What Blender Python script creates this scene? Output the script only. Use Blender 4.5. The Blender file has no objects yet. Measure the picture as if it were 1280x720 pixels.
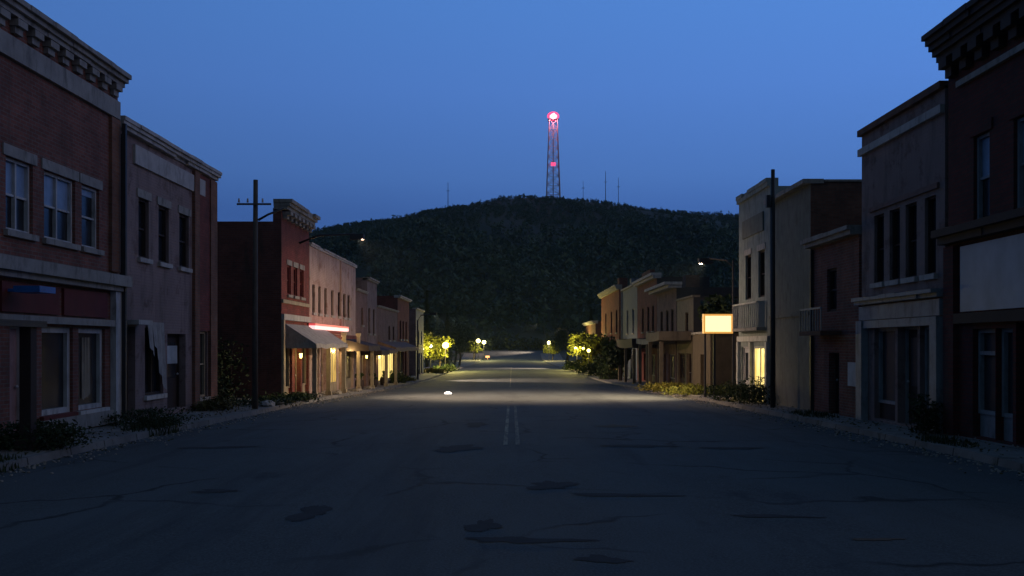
import bpy, math, random
from mathutils import Vector, Matrix
random.seed(7)
R = math.radians
F = 1138.0          # focal length in photo pixels (32 mm lens)
H = 2.0             # eye height
sc = bpy.context.scene
col = sc.collection

# ------------------------------------------------------------------ helpers
PROF = [(-60,0.0),(14,0.0),(28,-0.2),(40,-0.42),(57,-0.85),(81,-1.35),(110,-1.6),(140,-1.8),(200,-2.35),(240,-2.1),(262,-0.5),(276,-0.1),(300,0.0),(4000,0.0)]
def gz(y):
    if y <= PROF[0][0]: return PROF[0][1]
    for i in range(len(PROF)-1):
        (a, za), (b, zb) = PROF[i], PROF[i+1]
        if y <= b:
            t = (y-a)/(b-a)
            pa = PROF[i-1] if i > 0 else PROF[i]; pb = PROF[i+2] if i+2 < len(PROF) else PROF[i+1]
            ma = (zb-pa[1])/(b-pa[0])*(b-a); mb = (pb[1]-za)/(pb[0]-a)*(b-a)
            ma = max(-2, min(2, ma)); mb = max(-2, min(2, mb))
            t2, t3 = t*t, t*t*t
            return (2*t3-3*t2+1)*za + (t3-2*t2+t)*ma + (-2*t3+3*t2)*zb + (t3-t2)*mb
    return 0.0

def ypx(px, X): return abs(X)*F/abs(px-640)      # depth of a point on the street plane |x|=X

class MB:
    def __init__(s): s.v = []; s.f = []; s.mi = []; s.smooth = False
    def quad(s, a, b, c, d, m=0):
        n = len(s.v); s.v += [a, b, c, d]; s.f.append((n, n+1, n+2, n+3)); s.mi.append(m); return s
    def box(s, x0, x1, y0, y1, z0, z1, m=0):
        if x0 > x1: x0, x1 = x1, x0
        if y0 > y1: y0, y1 = y1, y0
        if z0 > z1: z0, z1 = z1, z0
        n = len(s.v)
        s.v += [(x0,y0,z0),(x1,y0,z0),(x1,y1,z0),(x0,y1,z0),(x0,y0,z1),(x1,y0,z1),(x1,y1,z1),(x0,y1,z1)]
        for f in ((0,3,2,1),(4,5,6,7),(0,1,5,4),(1,2,6,5),(2,3,7,6),(3,0,4,7)):
            s.f.append(tuple(n+i for i in f)); s.mi.append(m)
        return s
    def tube(s, pts, rads, n=8, m=0):
        base = len(s.v); pts = [Vector(p) for p in pts]
        for i, p in enumerate(pts):
            d = (pts[min(i+1, len(pts)-1)] - pts[max(i-1, 0)]).normalized()
            up = Vector((0,0,1)) if abs(d.z) < .9 else Vector((1,0,0))
            a = d.cross(up).normalized(); b = d.cross(a)
            for k in range(n):
                t = 2*math.pi*k/n
                s.v.append(tuple(p + (a*math.cos(t)+b*math.sin(t))*rads[i]))
        for i in range(len(pts)-1):
            for k in range(n):
                q = base+i*n
                s.f.append((q+k, q+(k+1) % n, q+n+(k+1) % n, q+n+k)); s.mi.append(m)
        s.f.append(tuple(base+k for k in range(n))[::-1]); s.mi.append(m)
        s.f.append(tuple(base+(len(pts)-1)*n+k for k in range(n))); s.mi.append(m)
        return s
    def ball(s, c, r, nu=12, nv=8, sz=1.0, m=0, jit=0, rnd=None):
        base = len(s.v)
        for j in range(nv+1):
            ph = math.pi*j/nv
            for i in range(nu):
                th = 2*math.pi*i/nu; k = 1+(rnd.uniform(-jit, jit) if rnd else 0)
                s.v.append((c[0]+r*k*math.sin(ph)*math.cos(th), c[1]+r*k*math.sin(ph)*math.sin(th), c[2]+r*k*sz*math.cos(ph)))
        for j in range(nv):
            for i in range(nu):
                a = base+j*nu+i; b = base+j*nu+(i+1) % nu
                s.f.append((a, a+nu, b+nu, b)); s.mi.append(m)
        return s
    def build(s, name, mats, parent=None, loc=None, smooth=False, **kw):
        if not isinstance(mats, (list, tuple)): mats = [mats]
        me = bpy.data.meshes.new(name)
        if parent is not None: off = world_loc(parent)
        elif loc is not None: off = Vector(loc)
        else: off = Vector((0,0,0))
        me.from_pydata([(a-off.x, b-off.y, c-off.z) for a, b, c in s.v], [], s.f)
        for m in mats: me.materials.append(m)
        if len(mats) > 1: me.polygons.foreach_set('material_index', s.mi)
        if smooth: me.polygons.foreach_set('use_smooth', [True]*len(s.f))
        me.update()
        o = bpy.data.objects.new(name, me); col.objects.link(o)
        if parent is not None: o.parent = parent
        else: o.location = off
        for k, v in kw.items(): o[k] = v
        return o
WL = {}
def world_loc(o):
    v = Vector((0,0,0))
    while o is not None: v = v+o.location; o = o.parent
    return v
def thing(name, label, cat, loc, group=None):
    o = bpy.data.objects.new(name, None); o.empty_display_size = .3; col.objects.link(o); o.location = loc
    tag(o, label, cat, group); return o
def tag(o, label, cat, group=None):
    o['label'] = label; o['category'] = cat
    if group: o['group'] = group
    return o
def struct(o): o['kind'] = 'structure'; return o

# ------------------------------------------------------------------ materials
def newmat(name):
    m = bpy.data.materials.new(name); m.use_nodes = True
    nt = m.node_tree; b = nt.nodes['Principled BSDF']; return m, nt, b
def N(nt, t, **kw):
    n = nt.nodes.new(t)
    for k, v in kw.items():
        if k.startswith('_'): setattr(n, k[1:], v)
        else: n.inputs[k.replace('__', ' ')].default_value = v
    return n
def mixc(nt, fac, a, b, blend='MIX'):
    n = nt.nodes.new('ShaderNodeMix'); n.data_type = 'RGBA'; n.blend_type = blend
    for sock, v in ((n.inputs[0], fac), (n.inputs[6], a), (n.inputs[7], b)):
        if isinstance(v, bpy.types.NodeSocket): nt.links.new(v, sock)
        elif isinstance(v, (int, float)): sock.default_value = v
        else: sock.default_value = (*v, 1)
    return n.outputs[2]
def ramp(nt, inp, p0, p1, c0=(0,0,0), c1=(1,1,1)):
    r = nt.nodes.new('ShaderNodeValToRGB'); nt.links.new(inp, r.inputs[0])
    r.color_ramp.elements[0].position = p0; r.color_ramp.elements[1].position = p1
    r.color_ramp.elements[0].color = (*c0, 1); r.color_ramp.elements[1].color = (*c1, 1)
    return r.outputs[0]
def objuv(nt):
    tc = nt.nodes.new('ShaderNodeTexCoord'); sp = nt.nodes.new('ShaderNodeSeparateXYZ'); nt.links.new(tc.outputs['Object'], sp.inputs[0])
    ad = N(nt, 'ShaderNodeMath', _operation='ADD'); nt.links.new(sp.outputs[0], ad.inputs[0]); nt.links.new(sp.outputs[1], ad.inputs[1])
    cb = nt.nodes.new('ShaderNodeCombineXYZ'); nt.links.new(ad.outputs[0], cb.inputs[0]); nt.links.new(sp.outputs[2], cb.inputs[1])
    return tc.outputs['Object'], cb.outputs[0], sp
def noise(nt, vec, scale, detail=4, rough=.55, stretch=None):
    n = N(nt, 'ShaderNodeTexNoise', Scale=scale, Detail=detail, Roughness=rough)
    if stretch:
        mp = nt.nodes.new('ShaderNodeMapping'); mp.inputs['Scale'].default_value = stretch
        nt.links.new(vec, mp.inputs[0]); vec = mp.outputs[0]
    nt.links.new(vec, n.inputs['Vector']); return n.outputs[0]
def bump(nt, b, h, strength=.3, dist=.02):
    bp = N(nt, 'ShaderNodeBump', Strength=strength, Distance=dist); nt.links.new(h, bp.inputs['Height']); nt.links.new(bp.outputs[0], b.inputs['Normal'])

def brick(name, c1, c2, mortar, stain=(.05,.045,.04), stain_amt=.55, paint=None):
    m, nt, b = newmat(name); o3, uv, sp = objuv(nt)
    br = N(nt, 'ShaderNodeTexBrick', Scale=1.0); nt.links.new(uv, br.inputs['Vector'])
    br.inputs['Color1'].default_value = (*c1, 1); br.inputs['Color2'].default_value = (*c2, 1); br.inputs['Mortar'].default_value = (*mortar, 1)
    br.inputs['Brick Width'].default_value = .23; br.inputs['Row Height'].default_value = .08; br.inputs['Mortar Size'].default_value = .008
    base = br.outputs[0]
    base = mixc(nt, ramp(nt, noise(nt, o3, 1.3, 6), .3, .7), base, mixc(nt, .45, base, (0.02,.018,.018)))
    if paint:      # flaking paint over the brick
        pm = ramp(nt, noise(nt, o3, 1.1, 9, .7), .40, .47)
        base = mixc(nt, pm, base, mixc(nt, ramp(nt, noise(nt, o3, .6, 6), .35, .7), paint, tuple(.7*x for x in paint)))
    st = ramp(nt, noise(nt, o3, 2.2, 6, .65, (1,1,.22)), .5, .72)
    f = N(nt, 'ShaderNodeMath', _operation='MULTIPLY'); nt.links.new(st, f.inputs[0]); f.inputs[1].default_value = stain_amt
    base = mixc(nt, f.outputs[0], base, stain)
    ef = ramp(nt, noise(nt, o3, .9, 9, .75, (1,1,.6)), .58, .70)
    fe = N(nt, 'ShaderNodeMath', _operation='MULTIPLY'); nt.links.new(ef, fe.inputs[0]); fe.inputs[1].default_value = .30
    base = mixc(nt, fe.outputs[0], base, tuple(min(.5, x*1.2+.06) for x in mortar))
    nt.links.new(base, b.inputs['Base Color']); b.inputs['Roughness'].default_value = .9; b.inputs['Specular IOR Level'].default_value = .25
    inv = N(nt, 'ShaderNodeMath', _operation='SUBTRACT'); inv.inputs[0].default_value = 1; nt.links.new(br.outputs['Fac'], inv.inputs[1])
    bump(nt, b, inv.outputs[0], .8, .015); return m
def worn(name, c, dirt=(.04,.035,.03), amt=.6, rough=.75, sc_=2.0, metal=0):
    m, nt, b = newmat(name); o3, uv, sp = objuv(nt)
    v = mixc(nt, ramp(nt, noise(nt, o3, sc_, 8, .65), .3, .75), c, tuple(.62*x for x in c))
    st = ramp(nt, noise(nt, o3, sc_*2.2, 7, .7, (1,1,.3)), .5, .68)
    f = N(nt, 'ShaderNodeMath', _operation='MULTIPLY'); nt.links.new(st, f.inputs[0]); f.inputs[1].default_value = amt
    v = mixc(nt, f.outputs[0], v, dirt)
    nt.links.new(v, b.inputs['Base Color']); b.inputs['Roughness'].default_value = rough; b.inputs['Metallic'].default_value = metal
    b.inputs['Specular IOR Level'].default_value = .3
    bump(nt, b, noise(nt, o3, 14, 5), .25, .01); return m
def emis(name, c, s, base=(.5,.5,.5)):
    m, nt, b = newmat(name); b.inputs['Base Color'].default_value = (*base, 1)
    b.inputs['Emission Color'].default_value = (*c, 1); b.inputs['Emission Strength'].default_value = s; b.inputs['Roughness'].default_value = .4; return m
def litwin(name, c0, c1, s):
    m, nt, b = newmat(name); o3, uv, sp = objuv(nt)
    v = ramp(nt, noise(nt, o3, 3.0, 4, .6, (1,1,.3)), .3, .7, c0, c1)
    nt.links.new(v, b.inputs['Emission Color']); b.inputs['Emission Strength'].default_value = s
    b.inputs['Base Color'].default_value = (.2,.15,.08,1); b.inputs['Roughness'].default_value = .2; return m
def glass(name, c=(.012,.014,.018), rough=.08):
    m, nt, b = newmat(name); o3, uv, sp = objuv(nt)
    v = mixc(nt, ramp(nt, noise(nt, o3, 1.6, 5), .35, .7), c, tuple(x*2.2+.004 for x in c))
    nt.links.new(v, b.inputs['Base Color']); b.inputs['Specular IOR Level'].default_value = .6
    r = N(nt, 'ShaderNodeMapRange'); nt.links.new(noise(nt, o3, 3, 5), r.inputs[0]); r.inputs[3].default_value = rough; r.inputs[4].default_value = rough+.25
    nt.links.new(r.outputs[0], b.inputs['Roughness']); bump(nt, b, noise(nt, o3, 1.2, 2), .08, .02); return m
def leafmat(name, c0, c1, big=.5):
    m, nt, b = newmat(name); tc = nt.nodes.new('ShaderNodeTexCoord')
    g = nt.nodes.new('ShaderNodeNewGeometry')
    v = ramp(nt, g.outputs['Random Per Island'], .1, .9, c0, c1)
    v2 = mixc(nt, ramp(nt, noise(nt, tc.outputs['Object'], big, 6, .65), .35, .65), v, mixc(nt, .5, v, (c0[0]*.6, c0[1]*.6, c0[2]*.6)))
    nt.links.new(v2, b.inputs['Base Color']); b.inputs['Roughness'].default_value = .7; b.inputs['Specular IOR Level'].default_value = .2; return m

M = {}
M['brick_red'] = brick('brick_red', (.32,.12,.09), (.22,.08,.06), (.24,.205,.18))
M['brick_dark'] = brick('brick_dark', (.17,.04,.035), (.12,.03,.026), (.07,.05,.045))
M['brick_crimson'] = brick('brick_crimson', (.31,.08,.065), (.23,.055,.048), (.16,.10,.09))
M['brick_side'] = brick('brick_side', (.22,.085,.065), (.16,.06,.05), (.14,.10,.09), stain_amt=.8)
M['brick_brown'] = brick('brick_brown', (.24,.12,.085), (.18,.085,.06), (.15,.12,.10))
M['brick_orange'] = brick('brick_orange', (.33,.15,.095), (.26,.11,.07), (.22,.18,.15))
M['brick_mauve'] = brick('brick_mauve', (.27,.17,.155), (.22,.14,.13), (.2,.17,.16), paint=(.31,.232,.222), stain_amt=.6)
M['brick_pink'] = brick('brick_pink', (.52,.30,.24), (.44,.24,.19), (.45,.36,.32), paint=(.58,.42,.37), stain_amt=.25)
M['brick_rose'] = brick('brick_rose', (.32,.19,.17), (.26,.15,.13), (.24,.19,.18), stain_amt=.4)
M['stucco_grey'] = worn('stucco_grey', (.33,.38,.36), amt=.5)
M['stucco_green'] = worn('stucco_green', (.20,.21,.18), amt=.5)
M['stucco_beige'] = worn('stucco_beige', (.25,.20,.145), amt=.5)
M['stucco_slate'] = worn('stucco_slate', (.15,.19,.23), amt=.4)
M['stucco_brown'] = worn('stucco_brown', (.12,.09,.06), amt=.5)
M['stone'] = worn('stone', (.36,.34,.31), amt=.6)
M['stone_pale'] = worn('stone_pale', (.52,.50,.48), amt=.5)
M['white_paint'] = worn('white_paint', (.62,.62,.62), amt=.5, rough=.55)
M['grey_paint'] = worn('grey_paint', (.34,.37,.40), amt=.5, rough=.6)
M['cream_paint'] = worn('cream_paint', (.42,.35,.25), amt=.5, rough=.6)
M['dark_wood'] = worn('dark_wood', (.06,.04,.035), amt=.5)
M['maroon'] = worn('maroon', (.16,.03,.03), amt=.4)
M['pinkish'] = worn('pinkish', (.46,.30,.30), amt=.35)
M['roofing'] = worn('roofing', (.05,.05,.055), amt=.4)
M['dark_metal'] = worn('dark_metal', (.045,.045,.05), amt=.3, rough=.5)
M['pole_wood'] = worn('pole_wood', (.13,.115,.10), amt=.5)
M['zinc'] = worn('zinc', (.55,.56,.58), amt=.4, rough=.55)
M['tower_steel'] = worn('tower_steel', (.78,.66,.72), amt=.3)
M['canvas_grey'] = worn('canvas_grey', (.40,.38,.36), amt=.35, sc_=4)
M['canvas_dark'] = worn('canvas_dark', (.06,.045,.045), amt=.3)
M['canvas_rust'] = worn('canvas_rust', (.24,.15,.11), amt=.6, sc_=4)
M['glass'] = glass('glass'); M['glass_blue'] = glass('glass_blue', (.05,.07,.10), .15)
M['glass_dusty'] = glass('glass_dusty', (.014,.017,.021), .45)
M['blind'] = worn('blind', (.30,.42,.60), amt=.15, rough=.35)  # blind colour turned blue to carry the sky's reflection in the panes
M['poster'] = worn('poster', (.60,.64,.66), amt=.25)
M['sign_blank'] = worn('sign_blank', (.50,.56,.62), amt=.12, rough=.5, sc_=.6)
M['blue_sign'] = worn('blue_sign', (.02,.20,.62), amt=.1, rough=.4)
M['rubble'] = worn('rubble', (.45,.41,.36), amt=.3)
M['leaf'] = leafmat('leaf', (.030,.055,.018), (.085,.125,.035))
M['leaf_dark'] = leafmat('leaf_dark', (.022,.042,.018), (.055,.08,.034))
M['leaf_wood'] = leafmat('leaf_wood', (.065,.10,.055), (.12,.165,.085), .018)
M['leaf_bright'] = leafmat('leaf_bright', (.09,.11,.018), (.20,.20,.03))  # lantern light put into the leaf colour of the lit trees and weeds
M['leaf_yellow'] = leafmat('leaf_yellow', (.14,.14,.02), (.26,.22,.04))  # yellow lamplight put into the leaf colour of the kerb weeds
M['leaf_dry'] = leafmat('leaf_dry', (.06,.06,.02), (.15,.13,.05))
M['bark'] = worn('bark', (.09,.07,.055), amt=.4)
M['lit_yellow'] = litwin('lit_yellow', (.62,.38,.05), (1,.80,.30), 1.45)
M['lit_amber'] = litwin('lit_amber', (.30,.15,.03), (1,.66,.16), .9)
M['lit_sign'] = emis('lit_sign', (1,.80,.42), 1.35)
M['lit_frame'] = emis('lit_frame', (1,.45,.06), .75)
M['neon_white'] = emis('neon_white', (1,.50,.50), 1.5)
M['neon_red'] = emis('neon_red', (1,.03,.05), .7)
M['beacon'] = emis('beacon', (1,.06,.20), 1.5)
M['beacon_core'] = emis('beacon_core', (1,.30,.48), 1.1)
M['lamp_yellow'] = emis('lamp_yellow', (1,.83,.18), 6)
M['lamp_pale'] = emis('lamp_pale', (1,.86,.32), 3.5)
M['lamp_white'] = emis('lamp_white', (1,.95,.85), 2.5)
M['lens'] = emis('lens', (1,.8,.5), .25)
M['lamp_orange'] = emis('lamp_orange', (1,.28,.06), 1.6)

def asphalt():
    m, nt, b = newmat('asphalt'); tc = nt.nodes.new('ShaderNodeTexCoord'); o = tc.outputs['Object']
    v = ramp(nt, noise(nt, o, .25, 7, .6), .3, .7, (.055,.056,.058), (.092,.09,.086))
    v = mixc(nt, ramp(nt, noise(nt, o, 38, 4, .7), .42, .72), v, (.15,.15,.15))
    v = mixc(nt, ramp(nt, noise(nt, o, .9, 8, .72, (1,.35,1)), .45, .75), v, (.115,.118,.122))
    v = mixc(nt, ramp(nt, noise(nt, o, .35, 6, .7, (1.6,.12,1)), .52, .72), v, (.048,.05,.054))
    v = mixc(nt, ramp(nt, noise(nt, o, .45, 6, .7, (1,.6,1)), .60, .70), v, (.045,.046,.05))      # tar patches
    # distorted crack network
    nz = N(nt, 'ShaderNodeTexNoise', Scale=.9, Detail=6); nt.links.new(o, nz.inputs['Vector'])
    mx = mixc(nt, .35, (0,0,0), nz.outputs['Color'])
    ad = N(nt, 'ShaderNodeVectorMath', _operation='ADD'); nt.links.new(o, ad.inputs[0]); 
    sv = N(nt, 'ShaderNodeVectorMath', _operation='SCALE'); sv.inputs['Scale'].default_value = 3.0; nt.links.new(mx, sv.inputs[0]); nt.links.new(sv.outputs[0], ad.inputs[1])
    vo = N(nt, 'ShaderNodeTexVoronoi', Scale=.32, _feature='DISTANCE_TO_EDGE'); nt.links.new(ad.outputs[0], vo.inputs['Vector'])
    ln = ramp(nt, vo.outputs['Distance'], .004, .022, (1,1,1), (0,0,0))
    mk = ramp(nt, noise(nt, o, .3, 3), .45, .58)
    f = N(nt, 'ShaderNodeMath', _operation='MULTIPLY'); nt.links.new(ln, f.inputs[0]); nt.links.new(mk, f.inputs[1])
    v = mixc(nt, f.outputs[0], v, (.03,.03,.03))
    v = mixc(nt, 1.0, v, (.84,.98,1.06), 'MULTIPLY')
    nt.links.new(v, b.inputs['Base Color']); b.inputs['Roughness'].default_value = .85; b.inputs['Specular IOR Level'].default_value = .25
    h = N(nt, 'ShaderNodeMath', _operation='SUBTRACT'); nt.links.new(noise(nt, o, 45, 3), h.inputs[0]); nt.links.new(f.outputs[0], h.inputs[1])
    bump(nt, b, h.outputs[0], .35, .012); return m
M['asphalt'] = asphalt()
def concrete():
    m, nt, b = newmat('concrete'); tc = nt.nodes.new('ShaderNodeTexCoord'); o = tc.outputs['Object']
    v = ramp(nt, noise(nt, o, .8, 8, .65), .3, .7, (.13,.125,.12), (.27,.26,.245))
    br = N(nt, 'ShaderNodeTexBrick', Scale=1.0); nt.links.new(o, br.inputs['Vector']); br.offset = 0
    br.inputs['Brick Width'].default_value = 1.3; br.inputs['Row Height'].default_value = 1.5; br.inputs['Mortar Size'].default_value = .018
    v = mixc(nt, br.outputs['Fac'], v, (.03,.032,.025))
    v = mixc(nt, ramp(nt, noise(nt, o, 1.7, 7, .7), .55, .66), v, (.05,.055,.035))
    nt.links.new(v, b.inputs['Base Color']); b.inputs['Roughness'].default_value = .9; bump(nt, b, noise(nt, o, 20, 5), .3, .015); return m
M['concrete'] = concrete()
def dirt():
    m, nt, b = newmat('dirt'); tc = nt.nodes.new('ShaderNodeTexCoord'); o = tc.outputs['Object']
    v = ramp(nt, noise(nt, o, .3, 8, .65), .35, .65, (.04,.045,.025), (.10,.085,.06))
    nt.links.new(v, b.inputs['Base Color']); b.inputs['Roughness'].default_value = .95; bump(nt, b, noise(nt, o, 3, 6), .6, .1); return m
M['dirt'] = dirt()
def linepaint():
    m, nt, b = newmat('line_paint'); tc = nt.nodes.new('ShaderNodeTexCoord'); o = tc.outputs['Object']
    k = ramp(nt, noise(nt, o, 1.6, 10, .85, (3,.5,1)), .38, .56)
    v = mixc(nt, k, (.42,.37,.24), (.085,.08,.075)); nt.links.new(v, b.inputs['Base Color']); b.inputs['Roughness'].default_value = .8; return m
M['line'] = linepaint()
def hillmat():
    m, nt, b = newmat('hill_ground'); tc = nt.nodes.new('ShaderNodeTexCoord'); o = tc.outputs['Object']
    v = ramp(nt, noise(nt, o, .02, 8, .7), .35, .65, (.015,.028,.014), (.05,.055,.028))
    nt.links.new(v, b.inputs['Base Color']); b.inputs['Roughness'].default_value = .95; return m
M['hill'] = hillmat()

# ------------------------------------------------------------------ ground, road, pavements
def strip(name, x0, x1, ys, dz, mat, nx=1, zfun=None):
    mb = MB(); xs = [x0+(x1-x0)*i/nx for i in range(nx+1)]
    for y in ys:
        for x in xs: mb.v.append((x, y, gz(y)+dz+(zfun(x, y) if zfun else 0)))
    w = nx+1
    for j in range(len(ys)-1):
        for i in range(nx): mb.f.append((j*w+i, j*w+i+1, (j+1)*w+i+1, (j+1)*w+i)); mb.mi.append(0)
    return struct(mb.build(name, mat, smooth=True))
ys = [-30+2*i for i in range(164)]
strip('ground', -3000, 3000, [-3000]+ys+[330, 600, 4000], -.06, M['dirt'], 2)
strip('road', -8, 8, [y for y in ys if y <= 266], 0, M['asphalt'], 8, lambda x, y: .07*(1-(x/8)**2))
cs = MB(); 
for x0, x1 in ((-90, -8), (-8, 8), (8, 90)): cs.quad((x0,262,gz(262)+.02),(x1,262,gz(262)+.02),(x1,278,gz(278)+.03),(x0,278,gz(278)+.03))
struct(cs.build('cross_road', M['asphalt']))
def pavement(s):
    mb = MB(); rnd = random.Random(3 if s < 0 else 4)
    yy = [y for y in ys if -30 <= y <= 258]
    xs = [8.0, 8.03, 8.18, 8.2, 13.5]
    for y in yy:
        w = rnd.uniform(-.05, .05); g = gz(y)
        for i, x in enumerate(xs):
            z = g+(-.05 if i == 0 else .13+rnd.uniform(-.012, .012) if i < 4 else .17)
            mb.v.append((s*(x+(w if i < 4 else 0)), y, z))
    n = len(xs)
    for j in range(len(yy)-1):
        for i in range(n-1):
            q = (j*n+i, j*n+i+1, (j+1)*n+i+1, (j+1)*n+i)
            mb.f.append(q if s > 0 else q[::-1]); mb.mi.append(0)
    return struct(mb.build('pavement', M['concrete']))
pavement(-1); pavement(1)
for xx in (-.17, .07):
    mb = MB(); 
    yy = [17.6+.9*i for i in range(150)]
    for a, b_ in zip(yy, yy[1:]):
        if 31.5 < a < 60 or (xx > 0 and a > 60): continue
        za, zb = gz(a)+.076, gz(b_)+.076
        mb.quad((xx, a, za), (xx+.085, a, za), (xx+.085, b_, zb), (xx, b_, zb))
    struct(mb.build('centre_line', M['line']))
# broken asphalt: ragged patches of lifted edge and hollow
def patch(x, y, rx, ry, seed, mat):
    rnd = random.Random(seed); mb = MB(); n = 90; ph = [rnd.uniform(0, 6.28) for _ in range(8)]
    z = lambda X, Y: gz(Y)+.07*(1-(X/8)**2)+.005
    mb.v.append((x, y, z(x, y)))
    for i in range(n):
        t = 2*math.pi*i/n; k = .62+sum(math.sin((q+2)*t*1.0+ph[q])/(q+2)*.28 for q in range(8))+rnd.uniform(-.07, .07); k = max(.12, k); X = x+rx*k*math.cos(t); Y = y+ry*k*math.sin(t)
        mb.v.append((X, Y, z(X, Y)))
    for i in range(n): mb.f.append((0, 1+i, 1+(i+1) % n)); mb.mi.append(0)
    return struct(mb.build('road_patch', mat))
M['tar'] = worn('tar', (.05,.051,.055), amt=.4, rough=.9, sc_=5)
M['dust'] = worn('dust', (.16,.12,.09), amt=.5, rough=.95, sc_=5)
for (x, y, rx, ry, mat) in ((.55,12.4,.55,.5,'tar'), (1.35,11.6,.9,.22,'tar'), (2.9,10.2,.8,.12,'tar'), (.1,8.9,.8,.22,'tar'), (-.3,9.6,.25,.5,'tar'),
        (.8,8.1,.35,.2,'tar'), (3.6,9.0,.35,.1,'dust'), (2.6,22.6,.6,.9,'dust'), (4.1,17.2,.8,.35,'tar'), (-3.9,12.0,.5,.2,'tar'), (-5.6,17.5,1.3,.25,'tar'), (-1.0,17.0,.7,.8,'tar'), (2.4,17.5,1.3,.3,'tar'), (-.9,23,.5,1.1,'tar'),
        (-2.3,10.4,.3,.7,'tar')):
    patch(x, y, rx, ry, int(x*100+y*10), M[mat])

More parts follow.
